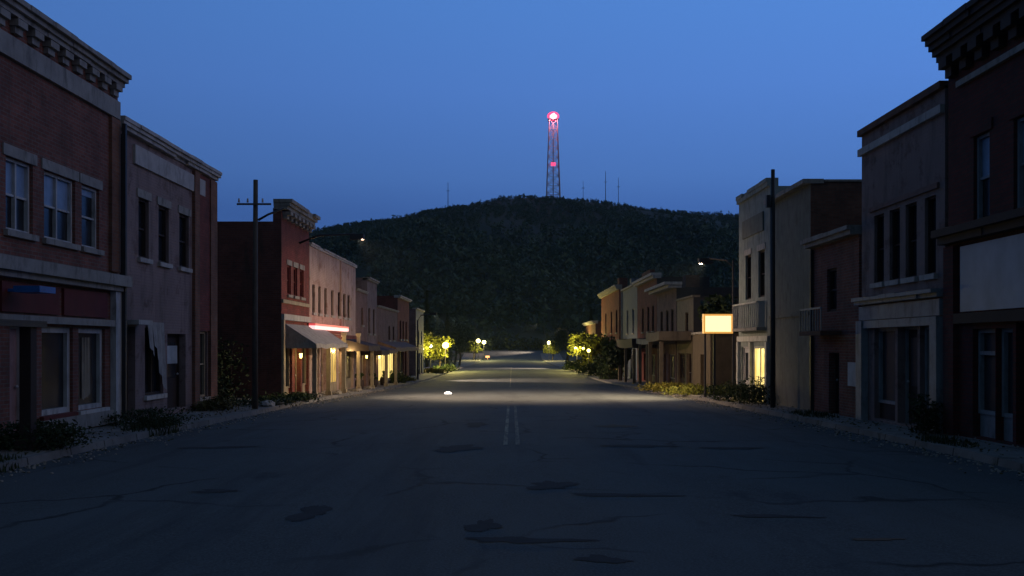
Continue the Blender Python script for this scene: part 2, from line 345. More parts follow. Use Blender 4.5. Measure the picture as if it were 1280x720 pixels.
# ------------------------------------------------------------------ buildings
class Bld:
    """street building; side -1 left, +1 right; X = distance of the facade from the street axis"""
    def __init__(s, name, label, side, X, Y0, Y1, top, mat, depth=10, holes=(), cat='building', sidemat=None, sidetop=None, group=None):
        s.side, s.X, s.Y0, s.Y1, s.top = side, X, Y0, Y1, top
        g = gz((Y0+Y1)/2)-.1; s.g = g
        s.root = thing(name, label, cat, (side*X, (Y0+Y1)/2, g), group)
        mb = MB(); st = sidetop if sidetop else top
        ysx = sorted({Y0, Y1, *[h[0] for h in holes], *[h[1] for h in holes]}); zs = sorted({g-.3, top, *[h[2] for h in holes], *[h[3] for h in holes]})
        P = s.p
        for a, b_ in zip(ysx, ysx[1:]):
            for c, d in zip(zs, zs[1:]):
                if b_-a < 1e-4 or d-c < 1e-4: continue
                my, mz = (a+b_)/2, (c+d)/2
                if any(h[0] < my < h[1] and h[2] < mz < h[3] for h in holes): continue
                mb.quad(P(a,c,0), P(b_,c,0), P(b_,d,0), P(a,d,0))
        for h in holes:
            y0, y1, z0, z1 = h[:4]; D = -.35
            mb.quad(P(y0,z0,0),P(y1,z0,0),P(y1,z0,D),P(y0,z0,D)); mb.quad(P(y0,z1,0),P(y1,z1,0),P(y1,z1,D),P(y0,z1,D))
            mb.quad(P(y0,z0,0),P(y0,z1,0),P(y0,z1,D),P(y0,z0,D)); mb.quad(P(y1,z0,0),P(y1,z1,0),P(y1,z1,D),P(y1,z0,D))
        # parapet thickness, roof, back and flanks
        T = -.35; bk = -depth
        mb.quad(P(Y0,top,0),P(Y1,top,0),P(Y1,top,T),P(Y0,top,T)); mb.quad(P(Y0,st-.5,T),P(Y1,st-.5,T),P(Y1,top,T),P(Y0,top,T))
        for y in (Y0, Y1):
            mb.quad(P(y,g-.3,0),P(y,g-.3,T),P(y,top,T),P(y,top,0),1); mb.quad(P(y,g-.3,T),P(y,g-.3,bk),P(y,st,bk),P(y,st,T),1)
        mb.quad(P(Y0,g-.3,bk),P(Y1,g-.3,bk),P(Y1,st,bk),P(Y0,st,bk),1)
        mb.build('wall', [mat, sidemat or mat], s.root)
        rf = MB(); rf.box(side*(X+.36), side*(X+depth-.01), Y0+.01, Y1-.01, st-.55, st-.4); rf.build('roof', M['roofing'], s.root)
    def p(s, y, z, d): return (s.side*(s.X-d), y, z)
    def fb(s, mb, y0, y1, z0, z1, d0, d1, m=0): mb.box(s.side*(s.X-d0), s.side*(s.X-d1), y0, y1, z0, z1, m); return mb
    def part(s, name, mat, y0, y1, z0, z1, d0, d1, parent=None, **kw):
        mb = MB(); s.fb(mb, y0, y1, z0, z1, d0, d1); return mb.build(name, mat, parent or s.root, **kw)
    def window(s, y0, y1, z0, z1, frame='white_paint', pane='glass', cols=1, rows=2, fw=.07, sill='stone', lintel=None, blind=None, name='window', bz=.5, D=-.16, fd=1.0):
        w = MB(); w.quad(s.p(y0,z0,D), s.p(y1,z0,D), s.p(y1,z1,D), s.p(y0,z1,D)); win = w.build(name, M[pane], s.root)
        f = MB(); e = .003
        s.fb(f, y0+e, y0+fw, z0+e, z1-e, D+.005, D+.005+fd*(.09-.005)); s.fb(f, y1-fw, y1-e, z0+e, z1-e, D+.005, D+.005+fd*(.09-.005))
        s.fb(f, y0+fw, y1-fw, z0+e, z0+fw, D+.005, D+.005+fd*(.085-.005)); s.fb(f, y0+fw, y1-fw, z1-fw, z1-e, D+.005, D+.005+fd*(.085-.005))
        for i in range(1, cols):
            yc = y0+(y1-y0)*i/cols; s.fb(f, yc-fw*.45, yc+fw*.45, z0+fw, z1-fw, D+.005, D+.005+fd*(.08-.005))
        for j in range(1, rows):
            zc = z0+(z1-z0)*j/rows; s.fb(f, y0+fw, y1-fw, zc-fw*.35, zc+fw*.35, D+.005, D+.005+fd*(.06-.005))
        if frame: f.build('frame', M[frame], win)
        if sill: s.part('sill', M[sill], y0-.08, y1+.08, z0-.12, z0-.002, .002-.1, .09, win)
        if lintel: s.part('lintel', M[lintel], y0-.12, y1+.12, z1+.003, z1+.22, -.1, .03, win)
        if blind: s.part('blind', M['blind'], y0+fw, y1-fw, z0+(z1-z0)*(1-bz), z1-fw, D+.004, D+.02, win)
        return win
    def door(s, y0, y1, z0, z1, mat='maroon', frame='white_paint', D=-.25, pane='glass'):
        d = s.part('door', M[mat], y0+.06, y1-.06, z0, z1-.06, D-.04, D)
        f = MB(); s.fb(f, y0+.003, y0+.06, z0, z1-.003, D-.04, D+.06); s.fb(f, y1-.06, y1-.003, z0, z1-.003, D-.04, D+.06); s.fb(f, y0+.06, y1-.06, z1-.06, z1-.003, D-.04, D+.058); f.build('frame', M[frame], d)
        if pane: s.part('pane', M[pane], y0+.2, y1-.2, z0+.9, z1-.25, D, D+.012, d)
        h = MB(); h.ball(s.p(y1-.14, z0+1.0, D+.05), .035, 8, 6); h.build('handle', M['zinc'], d)
        return d
    def shop(s, y0, y1, z0, z1, cols=2, frame='white_paint', pane='glass', fw=.08, bulk=.5, bmat='dark_wood', name='shop_window', rows=1, D=-.2, fd=1.0):
        """glazing with a bulkhead panel below"""
        g0 = z0+bulk
        s.part('bulkhead', M[bmat], y0+.003, y1-.003, z0, g0-.003, D-.06, D+.05)
        return s.window(y0, y1, g0, z1, frame, pane, cols, rows, fw, None, name=name, D=D, fd=fd)
    def cornice(s, z0, z1, out, mat='stone', steps=3, ext=.25, name='cornice', y0=None, y1=None):
        mb = MB(); a = s.Y0 if y0 is None else y0; b_ = s.Y1 if y1 is None else y1
        rnd = random.Random(int(s.Y0*10)); ns = max(1, int((b_-a)/.9)) if s.Y0 < 45 else 1
        for i in range(steps):
            t0, t1 = i/steps, (i+1)/steps
            o = out*(.35+.65*t1); e = ext*(.3+.7*t1)
            for q in range(ns):
                ya, yb_ = a-e+(b_-a+2*e)*q/ns, a-e+(b_-a+2*e)*(q+1)/ns; jz, jo = rnd.uniform(-.012, .012), rnd.uniform(-.02, .015)
                if ns > 3 and rnd.random() < .06: jo -= .1
                s.fb(mb, ya, yb_, z0+(z1-z0)*t0+.001, z0+(z1-z0)*t1+(jz if i == steps-1 else 0), -.3, max(.02, o+jo))
        return mb.build(name, M[mat], s.root)
    def corbels(s, z0, z1, out, n, mat='stone', y0=None, y1=None):
        a = s.Y0 if y0 is None else y0; b_ = s.Y1 if y1 is None else y1
        for i in range(n):
            yc = a+(b_-a)*(i+.5)/n; mb = MB(); w = (b_-a)/n*.28
            s.fb(mb, yc-w, yc+w, z0+(z1-z0)*.5, z1, 0.002, out); s.fb(mb, yc-w*.8, yc+w*.8, z0, z0+(z1-z0)*.5-.002, .002, out*.55)
            mb.build('bracket', M[mat], s.root)
    def awning(s, y0, y1, zt, zb, out, mat, name='awning', val=.18):
        mb = MB(); P = s.p; n = 8
        for i in range(n):
            a = y0+(y1-y0)*i/n; b_ = y0+(y1-y0)*(i+1)/n; sa = .04*math.sin(i*2.1); sb = .04*math.sin((i+1)*2.1)
            mb.quad(P(a,zt,.04),P(b_,zt,.04),P(b_,zb+sb,out),P(a,zb+sa,out)); mb.quad(P(a,zb+sa,out),P(b_,zb+sb,out),P(b_,zb-val+sb,out+.02),P(a,zb-val+sa,out+.02))
            mb.quad(P(a,zt-.04,.04),P(b_,zt-.04,.04),P(b_,zb+sb-.04,out-.01),P(a,zb+sa-.04,out-.01))
        for y in (y0, y1): 
            n0 = len(mb.v); mb.v += [P(y,zt,.04),P(y,zb,out),P(y,zb-val,out),P(y,zb-val,.04)]; mb.f.append((n0,n0+1,n0+2,n0+3)); mb.mi.append(0)
        return mb.build(name, M[mat], s.root)

def Y(px, X): return ypx(px, X)
def hole(X, pa, pb, z0, z1):
    a, b_ = sorted((Y(pa, X), Y(pb, X))); return (a, b_, z0, z1)

# ---- left 1 : near brick building
X = 9.7; g = .15
up = [hole(X, 7, 41, 4.2, 5.62), hole(X, 55, 94, 4.2, 5.62), hole(X, 102, 124, 4.2, 5.62), (13.2, 14.4, 4.2, 5.62), (15.2, 16.4, 4.2, 5.62)]
sw = [hole(X, 98, 131, .5, 2.36), hole(X, 52, 91, .5, 2.36)]; dr = hole(X, 12, 38, .15, 2.36); xt = (12.2, 16.4, .15, 2.36)
L1 = Bld('brick_commercial_building', 'nearest left brick building with bracketed stone cornice and paired white sash windows', -1, X, 11.2, 22.4, 8.3, M['brick_red'], 14, up+sw+[dr, xt])
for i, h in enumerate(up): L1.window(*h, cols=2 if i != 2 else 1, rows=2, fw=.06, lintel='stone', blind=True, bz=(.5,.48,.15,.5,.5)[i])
L1.cornice(8.3, 8.6, .34, 'stone', 3, .02); L1.corbels(8.02, 8.29, .18, 18, 'stone')
L1.part('frieze', M['stone'], 11.25, 22.35, 7.5, 7.93, .002, .09)
L1.part('pilaster', M['brick_orange'], 21.9, 22.38, 3.75, 7.48, .002, .08)
L1.part('storefront_cornice', M['stone'], 11.2, 22.5, 3.4, 3.66, -.1, .32); L1.part('storefront_cornice', M['stone'], 11.2, 22.45, 3.28, 3.397, -.1, .2)
for a, b_ in ((12, 14.5), (14.7, 17), (17.2, 19.4), (19.6, 21.7)): L1.part('sign_panel', M['maroon' if a > 17 else 'dark_wood'], a, b_, 2.62, 3.2, .004, .06)
L1.part('transom_trim', M['stone'], 11.25, 21.9, 2.42, 2.57, .002, .16)
L1.part('pilaster', M['white_paint'], 21.98, 22.39, .1, 3.27, .003, .14)
L1.part('plinth', M['stone'], 18.55, 21.95, .1, .42, .002, .1)
L1.window(*sw[0], cols=1, rows=1, fw=.11, sill='white_paint'); L1.window(*sw[1], frame='white_paint', cols=1, rows=1, fw=.12, sill='maroon')
# something pale hanging inside the right shop window
cl = MB(); y0, y1 = sw[0][0], sw[0][1]
for i in range(6):
    a = y0+.45+i*.07; cl.quad(L1.p(a,.75,-.14+.02*(i%2)), L1.p(a+.07,.72+.03*i,-.14+.02*((i+1)%2)), L1.p(a+.05,2.15,-.14+.02*((i+1)%2)), L1.p(a,2.15,-.14+.02*(i%2)))
cl.build('torn_curtain', M['cream_paint'], L1.root)
L1.door(dr[0], dr[1], .15, 2.36, 'pinkish', 'white_paint', pane=None)
L1.shop(*xt, cols=3, bmat='maroon')
cn = thing('flat_canopy', 'dark flat canopy at the far left on dark posts beside the weeds', 'canopy', (-8.7, 14.8, .15))
MB().box(-9.68, -8.4, 12.2, 16.45, 2.37, 2.41).box(-8.5,-8.4,12.2,16.45,2.3,2.368).build('roof_sheet', M['dark_metal'], cn)
MB().box(-8.66, -8.46, 16.0, 16.2, .1, 2.30).box(-8.72,-8.4,15.94,16.26,.1,.32).build('post', M['dark_wood'], cn)
MB().box(-8.66, -8.46, 12.6, 12.8, .1, 2.30).build('post', M['dark_wood'], cn)
o = MB().box(-9.4, -8.9, 17.15, 17.75, 2.98, 3.10).box(-9.7, -9.4, 17.4, 17.5, 3.0, 3.06).build('projecting_sign', M['blue_sign'], loc=(-9.6, 17.4, 3.0)); tag(o, 'small bright blue sign blade sticking out above the shopfront at the far left edge', 'sign')

# ---- left 2 : mauve painted building
X = 9.9
uw = [hole(X, 173, 186, 4.3, 5.9), hole(X, 198, 211, 4.3, 5.9), hole(X, 224, 236, 4.3, 5.9)]
d1 = hole(X, 156, 169, .1, 2.45); w1 = hole(X, 181, 204, .6, 2.45); d2 = hole(X, 209, 232, .1, 2.3); nar = hole(X, 247, 259, .3, 2.4)
L2 = Bld('painted_brick_building', 'mauve painted building with three narrow upper windows beside the nearest left building', -1, X, 22.75, 30.3, 7.45, M['brick_mauve'], 12, uw+[d1, w1, d2, nar], sidemat=M['brick_crimson'])
for h in uw: L2.window(*h, frame='dark_wood', cols=1, rows=2, sill='stone_pale', lintel='stone')
L2.cornice(7.42, 7.7, .26, 'stone_pale', 3, .01)
L2.part('frieze_panel', M['stone_pale'], Y(166,X), Y(254,X), 6.72, 7.22, .002, .07)
L2.part('brick_pier', M['brick_orange'], Y(240,X), Y(246,X), .0, 7.37, .002, .10); L2.part('brick_pier', M['brick_orange'], Y(260,X), 30.28, .0, 7.37, .002, .10)
L2.part('brick_pier', M['brick_crimson'], Y(246,X)+.003, Y(260,X)-.003, 2.42, 7.36, .002, .06)
L2.door(*d1, 'blue_sign' if False else 'stucco_slate', 'dark_wood'); L2.window(*w1, frame='dark_wood', cols=2, rows=1, sill='white_paint')
L2.door(*d2, 'dark_wood', 'dark_wood'); L2.window(*nar, frame='cream_paint', pane='glass', cols=1, rows=2, sill='stone')
L2.part('door_hood', M['stone_pale'], d1[0]-.1, d1[1]+.15, 2.5, 2.62, .002, .4)
cl = MB()
for i in range(7):
    a = w1[0]+.05+i*.16; b_ = a+.16; lo = [1.9,1.75,1.95,1.6,1.2,.9,.8][i]
    cl.quad(L2.p(a,2.6,.05+.02*(i%2)), L2.p(b_,2.6,.05+.02*((i+1)%2)), L2.p(b_,lo-.1,.12+.03*((i+1)%2)), L2.p(a,lo,.12+.03*(i%2)))
cl.build('ragged_awning', M['canvas_grey'], L2.root)
L2.part('notice', M['poster'], d2[0]+.25, d2[1]-.15, 1.42, 1.95, -.235, -.2)

L1.part('downpipe', M['dark_metal'], 22.28, 22.37, .2, 7.4, .15, .24); L2.part('downpipe', M['dark_metal'], 22.95, 23.04, .1, 7.3, .01, .1)
# ---- left 4 : crimson building with blank side wall
X = 9.5
uw = [hole(X, a, b_, 4.1, 5.35) for a, b_ in ((359,363.5),(367,371.5),(375,379.5))]
gf = [hole(X, 355.5, 365, -.4, 2.2), hole(X, 368, 376, -.4, 2.2), hole(X, 378, 385.5, -.4, 2.2)]
L4 = Bld('corner_brick_building', 'crimson brick building with blank side wall and bracketed parapet behind the left utility pole', -1, X, 37.5, 42.6, 7.6, M['brick_crimson'], 15, uw+gf, sidemat=M['brick_side'], sidetop=7.05)
for h in uw: L4.window(*h, frame='maroon', sill='stone', lintel='stone')
L4.cornice(7.55, 7.95, .5, 'stone', 3, .15); L4.corbels(7.2, 7.49, .35, 7, 'brick_orange' if False else 'stone')
L4.part('string_course', M['stone_pale'], 37.5, 42.6, 3.0, 3.25, .002, .12); L4.part('string_course', M['cream_paint'], 37.5, 42.6, 3.7, 3.85, .002, .08)
L4.part('corner_pilaster', M['cream_paint'], 37.5, 37.75, -.4, 2.98, .003, .1)
L4.awning(37.9, 45.2, 2.85, 2.0, 1.35, 'canvas_grey')
L4.shop(*gf[0], bulk=.5, bmat='cream_paint', frame='cream_paint'); L4.door(*gf[1], 'maroon', 'cream_paint'); L4.shop(*gf[2], cols=1, bulk=.5, bmat='cream_paint', frame='cream_paint')

# ---- left 5 : pale pink painted brick
wx = (392, 399.5, 407, 415.5, 424, 430.5, 436)
uw = [hole(X, p-1.6, p+1.6, 3.5, 4.85) for p in wx]
gf = [(43.4, 44.9, -.6, 1.95), (45.3, 46.6, -.6, 1.95), (47.1, 49.3, -.6, 1.95), (49.9, 51.2, -.6, 1.95), (51.7, 54.6, -.6, 1.95)]
L5 = Bld('pink_brick_building', 'pale pink brick building with seven narrow upper windows above the red neon strip', -1, X, 42.7, 55.3, 6.7, M['brick_pink'], 14, uw+gf)
for h in uw: L5.window(*h, frame='dark_wood', cols=1, rows=2, sill='stone_pale', fw=.06)
L5.cornice(6.6, 6.78, .12, 'stone_pale', 2, 0); L5.part('pilaster', M['brick_pink'], 50.2, 50.5, 2.4, 6.58, .002, .1)
L5.part('string_course', M['brick_crimson'], 42.75, 55.3, 2.25, 2.5, .002, .07)
for i, h in enumerate(gf):
    if i in (1, 3): L5.door(*h, 'maroon', 'cream_paint')
    else: L5.shop(*h, cols=2, frame='cream_paint', pane='lit_amber' if i == 2 else 'glass', bulk=.5, bmat='cream_paint', name='lit_shop_window' if i == 2 else 'shop_window', D=-.03 if i == 2 else -.2, fd=.3 if i == 2 else 1)
L5.awning(50.8, 55.2, 2.3, 1.9, 1.5, 'canvas_dark', val=.3)
ns = thing('neon_strip_sign', 'glowing red and white neon strip sign along the front of the pink building', 'neon sign', (-9.3, 46, 2.5))
MB().box(-9.42, -9.12, 42.2, 50.9, 2.86, 2.96).build('red_edge', M['neon_red'], ns)
MB().box(-9.42, -9.14, 42.2, 50.9, 2.70, 2.857).build('light_tube', M['neon_white'], ns)
MB().box(-9.46, -9.425, 42.2, 50.9, 2.55, 3.0).build('backboard', M['maroon'], ns)
def veranda_post(x, y, zt, label, mat='cream_paint', w=.09):
    g = gz(y)+.12; r = thing('veranda_post', label, 'post', (x, y, g), 'posts along the left shopfronts')
    MB().box(x-w, x+w, y-w, y+w, g+.2, zt-.15).build('shaft', M[mat], r)
    MB().box(x-w*1.5, x+w*1.5, y-w*1.5, y+w*1.5, g-.02, g+.198).build('base', M[mat], r)
    MB().box(x-w*1.4, x+w*1.4, y-w*1.4, y+w*1.4, zt-.148, zt).build('capital', M[mat], r)
for (x, y, zt, lb) in ((-8.3, 38.3, 1.95, 'cream post at the near corner of the grey awning'), (-8.3, 41.2, 1.95, 'cream post under the middle of the grey awning'),
        (-8.3, 44.9, 1.95, 'cream post at the far corner of the grey awning'), (-8.7, 47.2, 2.6, 'tall cream post standing under the neon strip'), (-8.6, 51.0, 2.6, 'tall yellow-lit post at the far end of the neon strip'),
        (-8.3, 54.0, 1.8, 'cream post under the black awning past the neon strip'), (-8.3, 60.0, 1.6, 'post in front of the low rose building'), (-8.3, 65.0, 1.5, 'post before the tall narrow mauve building')):
    veranda_post(x, y, zt, lb)

# ---- left 6..9
gf = [(55.9, 57.4, -.8, 1.6), (57.8, 59.1, -.8, 1.6)]
uw = [(57.4, 58.1, 3.2, 4.3)]
L6 = Bld('low_rose_building', 'low rose brick shop between the pink building and the narrow mauve one', -1, X, 55.4, 59.6, 5.35, M['brick_rose'], 12, gf+uw)
L6.cornice(5.25, 5.4, .15, 'stone', 2, 0); L6.shop(*gf[0], frame='cream_paint'); L6.door(*gf[1]); L6.window(*uw[0], frame='dark_wood')
L6.awning(55.8, 59.5, 2.1, 1.6, 1.5, 'canvas_dark', val=.3)
gf = [(59.9, 61.1, -.9, 1.5), (61.4, 63.7, -.9, 1.5)]; uw = [(60.2, 61, 2.7, 4.4), (62.2, 63, 2.7, 4.4)]
L7 = Bld('narrow_mauve_building', 'tall narrow mauve building rising above the low rose shop', -1, X, 59.7, 64.0, 6.35, M['brick_mauve'], 12, gf+uw)
L7.cornice(6.2, 6.4, .2, 'stone', 2, 0); L7.door(*gf[0]); L7.shop(*gf[1], frame='cream_paint')
for h in uw: L7.window(*h, frame='dark_wood')
L7.awning(59.9, 63.9, 2.0, 1.6, 1.4, 'canvas_rust', val=.25)
gf = [(64.6, 68.2, -.7, 1.35), (68.6, 72.6, -.7, 1.35)]; uw = [(70, 71, 2.3, 3.4), (72.5, 73.5, 2.3, 3.4)]
L8 = Bld('low_pink_shop', 'low pink shop with a brightly lit yellow window and rust awning', -1, X, 64.1, 75.5, 4.7, M['brick_rose'], 12, gf+uw)
L8.cornice(4.6, 4.75, .15, 'stone', 2, 0)
for h in gf: L8.window(*h, frame='cream_paint', pane='lit_yellow', cols=4, rows=1, fw=.09, name='lit_window', D=-.02, fd=.3)
for h in uw: L8.window(*h, frame='dark_wood')
L8.awning(64.3, 80, 2.2, 1.75, 1.3, 'canvas_rust', val=.3)
uw = [(77, 78, 2.4, 4.0), (79, 80, 2.4, 4.0), (81.2, 82.2, 2.4, 4.0)]; gf = [(77, 80, -1, 1.4), (80.6, 82, -1, 1.4)]
L8b = Bld('crimson_flat_roof_building', 'crimson brick building with pale coping beyond the shop with the yellow window', -1, X, 75.6, 84.0, 6.0, M['brick_crimson'], 12, uw+gf)
L8b.cornice(5.85, 6.05, .3, 'stone_pale', 2, .1)
for h in uw: L8b.window(*h, frame='dark_wood')
L8b.shop(*gf[0], frame='cream_paint'); L8b.door(*gf[1])
uw = [(99, 100.2, 2.0, 3.4), (102, 103.2, 2.0, 3.4)]; gf = [(98.5, 101, -1.3, 1.0), (102, 103.4, -1.3, 1.0)]
L9 = Bld('grey_end_building', 'plain grey building at the far end of the left row beside the lit trees', -1, 10.2, 96.5, 105, 5.75, M['stucco_slate'], 12, uw+gf, sidemat=M['brick_rose'])
L9.part('coping', M['stone'], 96.4, 105.1, 5.7, 5.85, -.4, .15); L9.part('string_course', M['stone_pale'], 96.45, 105, 1.4, 1.55, .002, .12)
for h in uw: L9.window(*h, frame='grey_paint')
L9.shop(*gf[0]); L9.door(*gf[1])

# ---- right 1
X = 9.3
uw = [hole(X, 1217, 1237, 4.45, 6.17), hole(X, 1267, 1295, 4.45, 6.17), (12.2, 13.2, 4.45, 6.17), (14, 15, 4.45, 6.17)]
gf = [hole(X, 1216, 1244, .15, 2.3), hole(X, 1245, 1266, .15, 2.3), hole(X, 1270, 1300, .15, 2.4), (11, 15.4, .15, 2.3)]
R1 = Bld('dark_cornice_building', 'near dark brick building with heavy overhanging cornice and blank pale sign board', 1, X, 10.2, 19.4, 8.0, M['brick_dark'], 14, uw+gf)
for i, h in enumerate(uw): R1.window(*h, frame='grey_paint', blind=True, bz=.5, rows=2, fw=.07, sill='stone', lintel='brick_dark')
R1.cornice(8.0, 8.6, .52, 'dark_wood', 5, .12); R1.corbels(7.6, 7.98, .28, 15, 'dark_wood')
R1.part('moulding', M['stone'], 10.25, 18.9, 7.32, 7.44, .002, .09)
R1.cornice(4.1, 4.4, .35, 'dark_wood', 2, .05, 'storefront_cornice')
R1.part('blank_sign_board', M['sign_blank'], 12.5, Y(1205, X), 2.66, 4.0, .004, .08); 
R1.part('lower_fascia', M['dark_wood'], 10.3, 18.9, 2.42, 2.63, .002, .14)
R1.part('pilaster', M['brick_dark'], 18.95, 19.38, 0, 4.05, .002, .12)
R1.shop(*gf[0], cols=1, frame='grey_paint', pane='glass_dusty', bulk=.45, bmat='grey_paint'); R1.shop(*gf[1], cols=1, rows=1, frame='grey_paint', pane='glass_dusty', bulk=.45, bmat='grey_paint')
R1.part('transom_bar', M['grey_paint'], gf[0][0]+.08, gf[0][1]-.08, 1.78, 1.86, -.19, -.1)
R1.door(*gf[2], 'maroon', 'maroon'); R1.shop(*gf[3], cols=3, frame='grey_paint')

# ---- right 2
uw = [hole(X, a, b_, 3.55, 5.28) for a, b_ in ((1093,1105),(1112,1125),(1132,1146),(1156,1170))]
gf = [hole(X, a, b_, .1, 2.4) for a, b_ in ((1093,1119),(1122,1147),(1150,1173))]
R2 = Bld('tall_window_building', 'mauve-brown building with four tall dark upper windows over a pale three bay shopfront', 1, X, 19.55, 24.2, 7.55, M['brick_mauve'], 13, uw+gf)
for h in uw: R2.window(*h, frame='dark_wood', cols=1, rows=2, sill='stone_pale', fw=.05)
R2.part('coping', M['brick_brown'], 19.55, 24.22, 7.5, 7.66, -.4, .12); R2.part('pale_band', M['stone_pale'], 19.56, 24.25, 6.98, 7.16, .002, .1); R2.part('window_head_band', M['brick_rose'], 19.8, 23.6, 5.4, 5.52, .002, .06)
R2.cornice(3.02, 3.2, .3, 'grey_paint', 2, 0, 'storefront_cornice')
R2.part('fascia', M['grey_paint'], 19.6, 24.15, 2.62, 2.98, .002, .1); R2.part('lintel', M['grey_paint'], 19.95, 23.75, 2.41, 2.6, .002, .14)
for a, b_ in ((19.58, 19.9), (23.78, 24.16)): R2.part('pilaster', M['grey_paint'], a, b_, -.1, 2.6, .003, .18)
for i, h in enumerate(gf):
    if i == 1: R2.door(*h, 'dark_wood', 'grey_paint', pane='glass_dusty')
    else: R2.shop(*h, cols=1, frame='grey_paint', pane='glass_dusty', bulk=.4, bmat='dark_wood')

# ---- right 3 : low brick
uw = [hole(X, 1034, 1046, 2.95, 4.2)]; gf = [hole(X, 1036, 1049, -.05, 1.75)]
R3 = Bld('low_brick_building', 'low brick building with a pale ledge and small balcony beside the four tall windows', 1, X, 24.4, 28.25, 5.1, M['brick_red'], 12, uw+gf)
R3.cornice(4.95, 5.2, .35, 'stone', 2, .02, 'ledge'); R3.window(*uw[0], frame='dark_wood', sill=None)
R3.door(*gf[0], 'dark_wood', 'dark_wood')
bal = MB(); y0, y1 = Y(1052, X), Y(1024, X)
R3.fb(bal, y0, y1, 2.25, 2.38, .002, .6); bb = bal.build('balcony', M['brick_brown'], R3.root)
rl = MB(); R3.fb(rl, y0, y1, 3.0, 3.05, .55, .6)
for i in range(9): yy = y0+(y1-y0-.03)*i/8; R3.fb(rl, yy, yy+.03, 2.382, 2.998, .56, .59)
rl.build('railing', M['grey_paint'], bb)
R3.part('poster', M['poster'], Y(1077,X), Y(1061,X), .85, 1.5, .003, .03)

R3.part('downpipe', M['dark_metal'], 28.05, 28.14, -.1, 4.9, .01, .1)
# ---- right 4 : grey-green building with brick flank
uw = [(29.6, 30.2, 3.9, 5.2)]
R4 = Bld('grey_green_building', 'plain grey-green building with a brick side wall rising over the low brick one', 1, X, 28.35, 32.7, 7.05, M['stucco_green'], 14, [], sidemat=M['brick_brown'])
R4.part('coping', M['stone'], 28.3, 32.75, 7.0, 7.14, -.4, .25); R4.part('string_course', M['stucco_green'], 28.4, 32.7, 2.9, 3.0, .002, .06)
R4.part('side_coping', M['stone'], 28.29, 28.6, 7.055, 7.12, -14, -.42)

# ---- right 5 : pale building with lit window
uw = [hole(X, 932, 939, 3.75, 5.5), hole(X, 948, 956, 3.75, 5.5)]
gf = [hole(X, 942.5, 959, -.35, 1.9), hole(X, 927, 938, -.35, 1.9)]
R5 = Bld('pale_green_building', 'pale green building with narrow windows, balcony and brightly lit ground floor window', 1, X, 32.8, 37.3, 7.7, M['stucco_grey'], 12, uw+gf)
for h in uw: R5.window(*h, frame='dark_wood', sill=None, lintel='stone_pale')
R5.cornice(7.7, 8.0, .14, 'stucco_grey', 2, .01); R5.part('panel', M['stucco_green'], 33.6, 36.6, 6.2, 6.9, .002, .05)
R5.window(*gf[0], frame='white_paint', pane='lit_yellow', cols=2, rows=1, fw=.07, sill='stone', name='lit_window', D=-.03, fd=.4); R5.door(*gf[1], 'white_paint', 'white_paint', D=-.12)
bal = MB(); R5.fb(bal, 33.3, 36.9, 2.5, 2.62, .002, .36); bb = bal.build('balcony', M['stone'], R5.root)
rl = MB(); R5.fb(rl, 33.3, 36.9, 3.52, 3.58, .3, .36); R5.fb(rl, 33.3, 33.36, 2.622, 3.518, .05, .29); R5.fb(rl, 33.3, 33.36, 3.52, 3.58, .05, .299)
for i in range(13): yy = 33.36+(3.48)*i/12; R5.fb(rl, yy, yy+.05, 2.622, 3.518, .31, .35)
rl.build('railing', M['white_paint'], bb)
R5.part('frieze', M['white_paint'], 32.85, 37.25, 2.1, 2.3, .002, .1)
for a in (32.85, 35.1, 37.0): R5.part('pilaster', M['white_paint'], a, a+.22, -.4, 2.08, .003, .13)

# ---- right 6 : shed
R6 = Bld('brown_shed', 'low brown shed behind the lit sign', 1, 9.15, 42.0, 46.0, 2.5, M['stucco_brown'], 6, [(43, 44.2, -.5, 1.5)], cat='shed'); R6.door(43, 44.2, -.5, 1.5, 'dark_wood', 'dark_wood')
R6.part('coping', M['stone'], 41.95, 46.05, 2.48, 2.58, -.4, .08)

# ---- right far row
X = 11.0
uw = [(56.8, 57.8, 2.6, 4.0)]; gf = [(55.8, 57.4, -.8, 1.4), (58, 60.2, -.8, 1.4)]
R7 = Bld('beige_building', 'small beige building at the near end of the far right row', 1, X, 55.2, 60.7, 4.9, M['stucco_beige'], 4, uw+gf, sidemat=M['roofing'])
R7.window(*uw[0], frame='dark_wood'); R7.door(*gf[0], 'dark_wood', 'dark_wood'); R7.shop(*gf[1], frame='dark_wood'); R7.part('coping', M['stucco_beige'], 55.1, 60.75, 4.85, 4.97, -.4, .1)
uw = [(62, 63, 2.7, 4.4), (64, 65, 2.7, 4.4), (66.4, 67.4, 2.7, 4.4)]; gf = [(61.4, 64, -.9, 1.3), (64.8, 66, -.9, 1.3), (66.6, 68.4, -.9, 1.3)]
R8 = Bld('ledge_roof_building', 'pinkish building with a wide pale overhanging roof ledge beside the beige one', 1, X, 60.9, 69.0, 5.8, M['brick_rose'], 4.5, uw+gf, sidemat=M['roofing'])
R8.cornice(5.75, 6.15, .9, 'stone_pale', 2, .5)
for h in uw: R8.window(*h, frame='dark_wood')
R8.shop(*gf[0], frame='stone'); R8.door(*gf[1]); R8.shop(*gf[2], frame='stone')
uw = [(70.5, 71.5, 3.0, 5.0), (73, 74, 3.0, 5.0), (76, 77, 3.0, 5.0)]; gf = [(70, 73.6, -1, 1.2), (74.5, 76, -1, 1.2)]
R9 = Bld('tall_crimson_building', 'tall crimson brick building with pale flat cornice in the middle of the far right row', 1, X, 69.1, 79.8, 7.1, M['brick_crimson'], 4, uw+gf, sidemat=M['roofing'])
R9.cornice(7.0, 7.4, .5, 'stone_pale', 2, .3)
for h in uw: R9.window(*h, frame='dark_wood')
